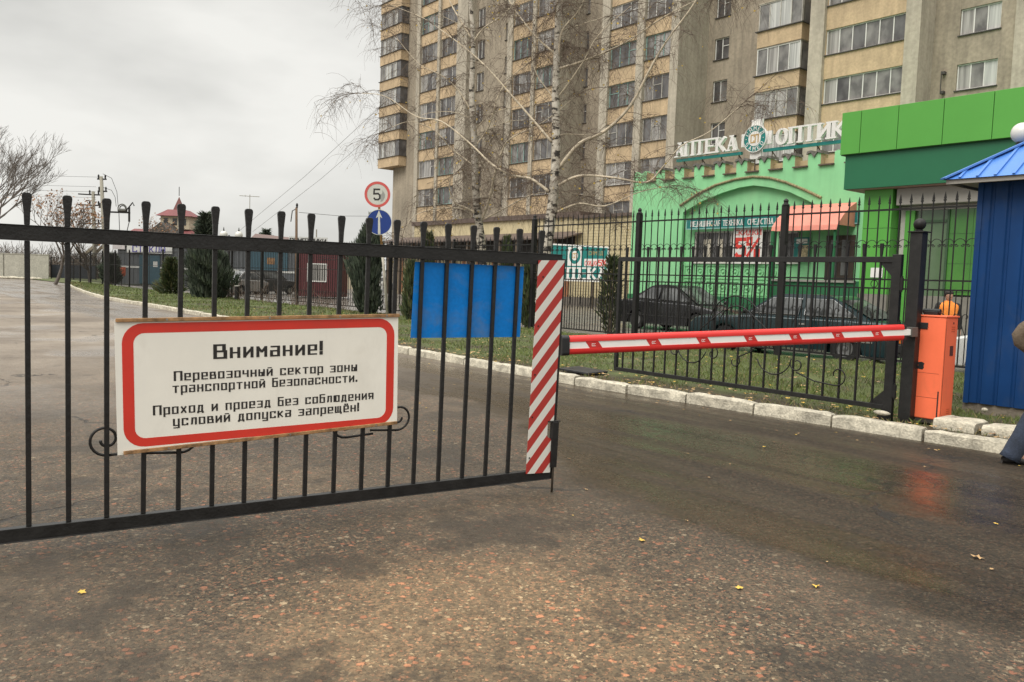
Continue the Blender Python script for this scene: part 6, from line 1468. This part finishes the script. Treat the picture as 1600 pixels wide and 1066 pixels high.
for i, (x0, y0, x1, y1) in enumerate(((375, 360, 610, 152), (395, 362, 640, 160))):
    a = at(x0, y0, 95); b = at(x1, y1, 74); o = MB().tube([a, a.lerp(b,.5)-Vector((0,0,.35)), b], .016, 4).build('overhead_cable', mat('thin_cable', (.14,.135,.13), .7)); tag(o, ['upper of the two thin cables rising across the sky to the apartment block', 'lower of the two thin cables rising across the sky to the apartment block'][i], 'wire')
t = cam_thing('wooden_pole', 'thin brown pole with a cable end, rising before the maroon kiosk', 'pole', 463, 470, 50)
MB().tube([(0,0,0),(-.08,0,5.45)], [.09,.07], 8).build('pole', mat('rusty_pole', (.12,.075,.045), .8, var=.3), t, True); m = MB().tube([(-.08,0,5.38),(-.32,0,5.25),(-.40,0,4.6)], .03, 5); ins(m, -.05, 5.42); m.build('fitting', BLACKF, t)
a = at(467, 332, 50); b = at(585, 338, 62); o = MB().tube([a, a.lerp(b,.5)-Vector((0,0,.1)), b], .016, 4).build('overhead_cable', BLACKF); tag(o, 'short level cable running right from the thin brown pole', 'wire')
t = cam_thing('antenna', 'tall bare tv antenna mast above the long brown roof', 'antenna', 389, 430, 92); MB().tube([(0,0,0),(0,0,10.0)], .035, 6).build('mast', POLE, t); MB().tube([(-1.15,0,9.85),(1.05,0,9.8)], .03, 6).tube([(-.5,0,9.75),(-.5,0,9.95)], .02, 5).build('element', POLE, t)
t = cam_thing('antenna', 'small tv antenna left of the dark spruce above the roofs', 'antenna', 305, 430, 100); MB().tube([(0,0,0),(0,0,7.0)], .03, 6).build('mast', POLE, t); MB().tube([(-.6,0,6.9),(.9,0,6.8)], .03, 6).build('element', POLE, t)
# street lamp with two globes
t = cam_thing('street_lamp', 'black post lamp with two white globes behind the broad juniper', 'lamp', 357, 460, 47, .0)
MB().tube([(0,0,0),(0,0,3.55)], [.07,.045], 8).build('pole', BLACKF, t); OPAL = mat('opal_glass', (.60,.59,.55), .25, var=.03)
for x in (-.30, .55):
    MB().tube([(0,0,3.2),(x*.4,0,3.05),(x*.8,0,3.1),(x,0,3.3)], .022, 6).lathe([(.03,3.3),(.12,3.34),(.13,3.38)], (x,0,0), 10).build('arm', BLACKF, t)
    MB().ball((x,0,3.57), .215, 16, 10).build('globe', OPAL, t, True); MB().lathe([(.06,3.77),(.04,3.82),(.02,3.95),(.005,4.0)], (x,0,0), 8).build('finial', BLACKF, t)
t = thing('bollard', 'short black post in the lawn right of the broad juniper', 'post', tuple(at(370, 468, 41)*Vector((1,1,0)).length if False else (at(370, 468, 41).x, at(370, 468, 41).y, .08)))
MB().tube([(0,0,0),(0,0,.72)], .11, 10).build('post', BLACKF, t); MB().lathe([(.125,.72),(.125,.75),(.09,.76)], n=10).build('cap', FRG, t)
# road sign on a leaning pole
t = cam_thing('road_sign', 'leaning pole with a red ringed speed limit disc above a blue arrow disc', 'sign', 606, 500, 27.6, .05, radians(4))
MB().tube([(0,0,0),(-.17,0,1.7),(-.25,0,2.4)], .045, 8).build('pole', mat('grey_pole_paint', (.40,.37,.31), .7, var=.3, vs=3), t, True); MB().tube([(-.25,.001,2.4),(-.43,.001,4.4)], .042, 8).build('rusty_pole', mat('rusty_pole_paint', (.36,.20,.08), .8, var=.4, vs=5), t, True)
def disc(r, n=48): return [(r*cos(2*pi*i/n), r*sin(2*pi*i/n)) for i in range(n)]
d = MB().prism(disc(.42), -.012, 0).build('speed_disc', mat('sign_white', (.50,.50,.45), .5, var=.06), t); d.location = (-.43, -.06, 4.14); d.rotation_euler = (0, -radians(2), 0)
m = MB(); ring(m, disc(.42), disc(.335), -.016, -.0121); m.build('red_ring', mat('faded_red', (.52,.085,.075), .5, var=.1), d)
m = MB(); write(m, '5', -.115, -.165, .33, -.0125, .004, wv=1.05, wh=.95, width=.19); m.build('number', INK, d); m = MB().prism([(.10,-.24),(.17,-.22),(.24,-.10),(.25,.0),(.17,.14),(.16,.05),(.10,-.02)], -.0129, -.0121).build('peeled_patch', mat('peeled_grey', (.27,.27,.25), .6, var=.2), d)
d = MB().prism(disc(.415), -.012, 0).build('arrow_disc', mat('sign_blue', (.006,.032,.19), .4, var=.1), t); d.location = (-.355, -.06, 3.24); d.rotation_euler = (0, -radians(2), 0)
m = MB(); ring(m, disc(.415), disc(.400), -.015, -.0121); m.build('white_rim', mat('sign_white', (.50,.50,.45), .5), d)
MB().prism([(-.042,-.385),(.042,-.385),(.030,.18),(.105,.13),(.0,.385),(-.105,.13),(-.030,.18)], -.016, -.0121).build('arrow', mat('sign_white', (.50,.50,.45), .5), d)
MB().box(-.42, -.27, -.05, .04, 3.15, 3.19).box(-.49, -.34, -.05, .04, 4.1, 4.14).build('clamp', POLE, t)
# grey shop shed
SHED = mat('shed_grey_sheet', (.090,.097,.105), .65, var=.12, vs=1); SHB = mat('shed_blue', (.030,.075,.100), .6, var=.1); SHW = mat('shed_white', (.50,.50,.48), .6, var=.1)
t = cam_thing('shop_shed', 'long grey corrugated shop shed with a blue double door and a white sign board', 'building', 184, 430, 76)
m = MB(); x = 0
while x < 16.5: m.box(x, x+.2, 0, .05, 0, 3.55); m.box(x+.2, x+.4, .03, .06, 0, 3.55); x += .4
m.build('wall', SHED, t); MB().box(0, 16.6, .061, 6, 0, 3.5).build('body', SHED, t); MB().box(-.2, 16.8, -.12, 6, 3.551, 3.72).box(-.1, 16.7, -.03, -.001, 1.55, 1.72).build('white_trim', SHW, t)
dd = MB().box(2.0, 3.85, -.06, -.0005, .15, 2.75).build('door', SHB, t); MB().box(2.90, 2.94, -.068, -.0601, .15, 2.75).build('door_gap', BLKP, dd); MB().box(2.35, 2.75, -.07, -.0601, 1.7, 2.2).box(3.25, 3.65, -.07, -.0601, 1.7, 2.2).build('paper', SHW, dd)
MB().box(11.6, 15.5, -.05, -.0005, 1.75, 3.4).build('blue_panel', SHB, t); MB().box(13.6, 14.3, -.06, -.0501, 2.3, 2.9).build('picture', mat('brown_picture', (.20,.11,.05), .7, var=.5, vs=6), t)
bd = MB().box(.9, 5.0, -.16, -.05, 2.92, 4.02).build('sign_board', SHW, t); m = MB(); write(m, 'СТЕКЛА', 1.45, 3.02, .54, -.1605, .01, wv=1.1, wh=.85, gap=2.0, width=2.9); m.build('lettering', mat('violet_print', (.045,.035,.22), .5), bd)
MB().box(-.4, .7, -.16, -.05, 3.2, 4.1).build('small_board', mat('pink_grey_board', (.45,.42,.42), .6, var=.15, vs=3), t)
t = cam_thing('litter_bin', 'orange litter bin before the grey shed', 'bin', 190, 430, 71, .3); MB().lathe([(.22,.5),(.30,.6),(.32,1.25),(.30,1.3)], n=12).build('bin', mat('bin_orange', (.50,.11,.05), .6, var=.2), t, 2); MB().tube([(0,0,-.3),(0,0,.52)], .04, 6).build('stand', BLACKF, t)
# houses
RROOF = mat('red_tile_sheet', (.17,.050,.052), .7, var=.2, vs=1); BROOF = mat('dull_brown_roof', (.145,.095,.085), .7, var=.15, vs=.5); HW = mat('house_wall', (.42,.37,.27), .8, var=.1)
t = cam_thing('turret_house', 'house with a dull red roof and a little pointed turret beyond the grey shed', 'house', 240, 420, 108)
MB().box(-4.2, 5.6, 0, 8, 0, 5.2).build('wall', HW, t)
rf_ = MB().hexa([(-4.8,-.5,5.21),(6,-.5,5.21),(6,8.5,5.21),(-4.8,8.5,5.21),(-4.1,3.5,6.8),(5.4,3.5,6.8),(5.4,4.5,6.8),(-4.1,4.5,6.8)]).build('roof', RROOF, t)
MB().prism([(-1.5,5.3),(3.6,5.3),(1.2,7.55)], -.9, 3.4).build('dark_gable', mat('dark_shingle', (.05,.045,.04), .8, var=.3), rf_)
MB().box(-.4, 3.4, 3, 6, 6.9, 8.6).build('turret', HW, t); 
for x in (0, 1.2, 2.4): MB().box(x, x+.6, 2.98, 2.999, 7.4, 8.3).build('turret_window', GLD, t)
MB().add([(-.9,2.5,8.61),(3.9,2.5,8.61),(3.9,6.5,8.61),(-.9,6.5,8.61),(.3,3.6,9.5),(2.6,3.6,9.5),(2.6,5.4,9.5),(.3,5.4,9.5)], [(0,1,5,4),(1,2,6,5),(2,3,7,6),(3,0,4,7),(3,2,1,0)]).build('turret_roof', RROOF, t)
MB().add([(.8,3.9,9.3),(2.1,3.9,9.3),(2.1,5.1,9.3),(.8,5.1,9.3),(1.45,4.5,11.3)], [(0,1,4),(1,2,4),(2,3,4),(3,0,4),(3,2,1,0)]).build('spire', mat('spire_red', (.14,.045,.04), .7), t); MB().tube([(1.45,4.5,11.4),(1.45,4.5,12.6)], .05, 5).build('finial', BLACKF, t)
t = cam_thing('long_house', 'long low house under a dull brown roof behind the maroon kiosk', 'house', 376, 425, 96)
MB().box(.3, 13.2, 0, 8, 0, 3.9).build('wall', HW, t); MB().add([(-.3,-.6,3.9),(14.4,-.6,3.5),(14.4,8.6,3.5),(-.3,8.6,3.9),(.4,4,6.15),(11.2,4,5.35)], [(0,1,5,4),(1,2,5),(2,3,4,5),(3,0,4),(3,2,1,0)]).build('roof', BROOF, t); MB().tube([(7.7,4,5.6),(7.7,4,6.9)], .07, 6).build('flue', POLE, t)
t = cam_thing('sale_kiosk', 'maroon kiosk with a white framed window and a lettered board on its roof', 'kiosk', 461, 470, 53)
MAR = mat('maroon_sheet', (.085,.017,.020), .55, var=.15); m = MB(); x = 0
while x < 2.75: m.box(x, x+.12, 0, .04, .1, 3.25); m.box(x+.12, x+.2, .02, .05, .1, 3.25); x += .2
m.build('wall', MAR, t); MB().box(0, 2.8, .051, 2.6, .1, 3.2).build('body', MAR, t); MB().box(-.15, 2.95, -.15, 2.8, 3.251, 3.36).build('roof', BRR, t)
f = MB(); ring(f, [(.75,1.05),(2.0,1.05),(2.0,2.22),(.75,2.22)], [(.82,1.12),(1.93,1.12),(1.93,2.15),(.82,2.15)], -.03, .0); fo = f.build('window', WHS, t); MB().box(.82, 1.93, -.012, .0, 1.12, 2.15).build('pane', GLS[2], fo); m = MB(); [m.box(.9+.16*i, .925+.16*i, -.028, -.02, 1.12, 2.15) for i in range(7)]; m.build('grille', BLACKF, fo)
b = MB().box(-.42, 2.0, -.10, -.04, 3.362, 3.86).build('sign_board', SHW, t); m = MB(); write(m, 'ПАМЯТНИКИ', -.34, 3.47, .28, -.1005, .01, wv=1.3, wh=.9, gap=1.7, width=2.24); m.build('lettering', INK, b)
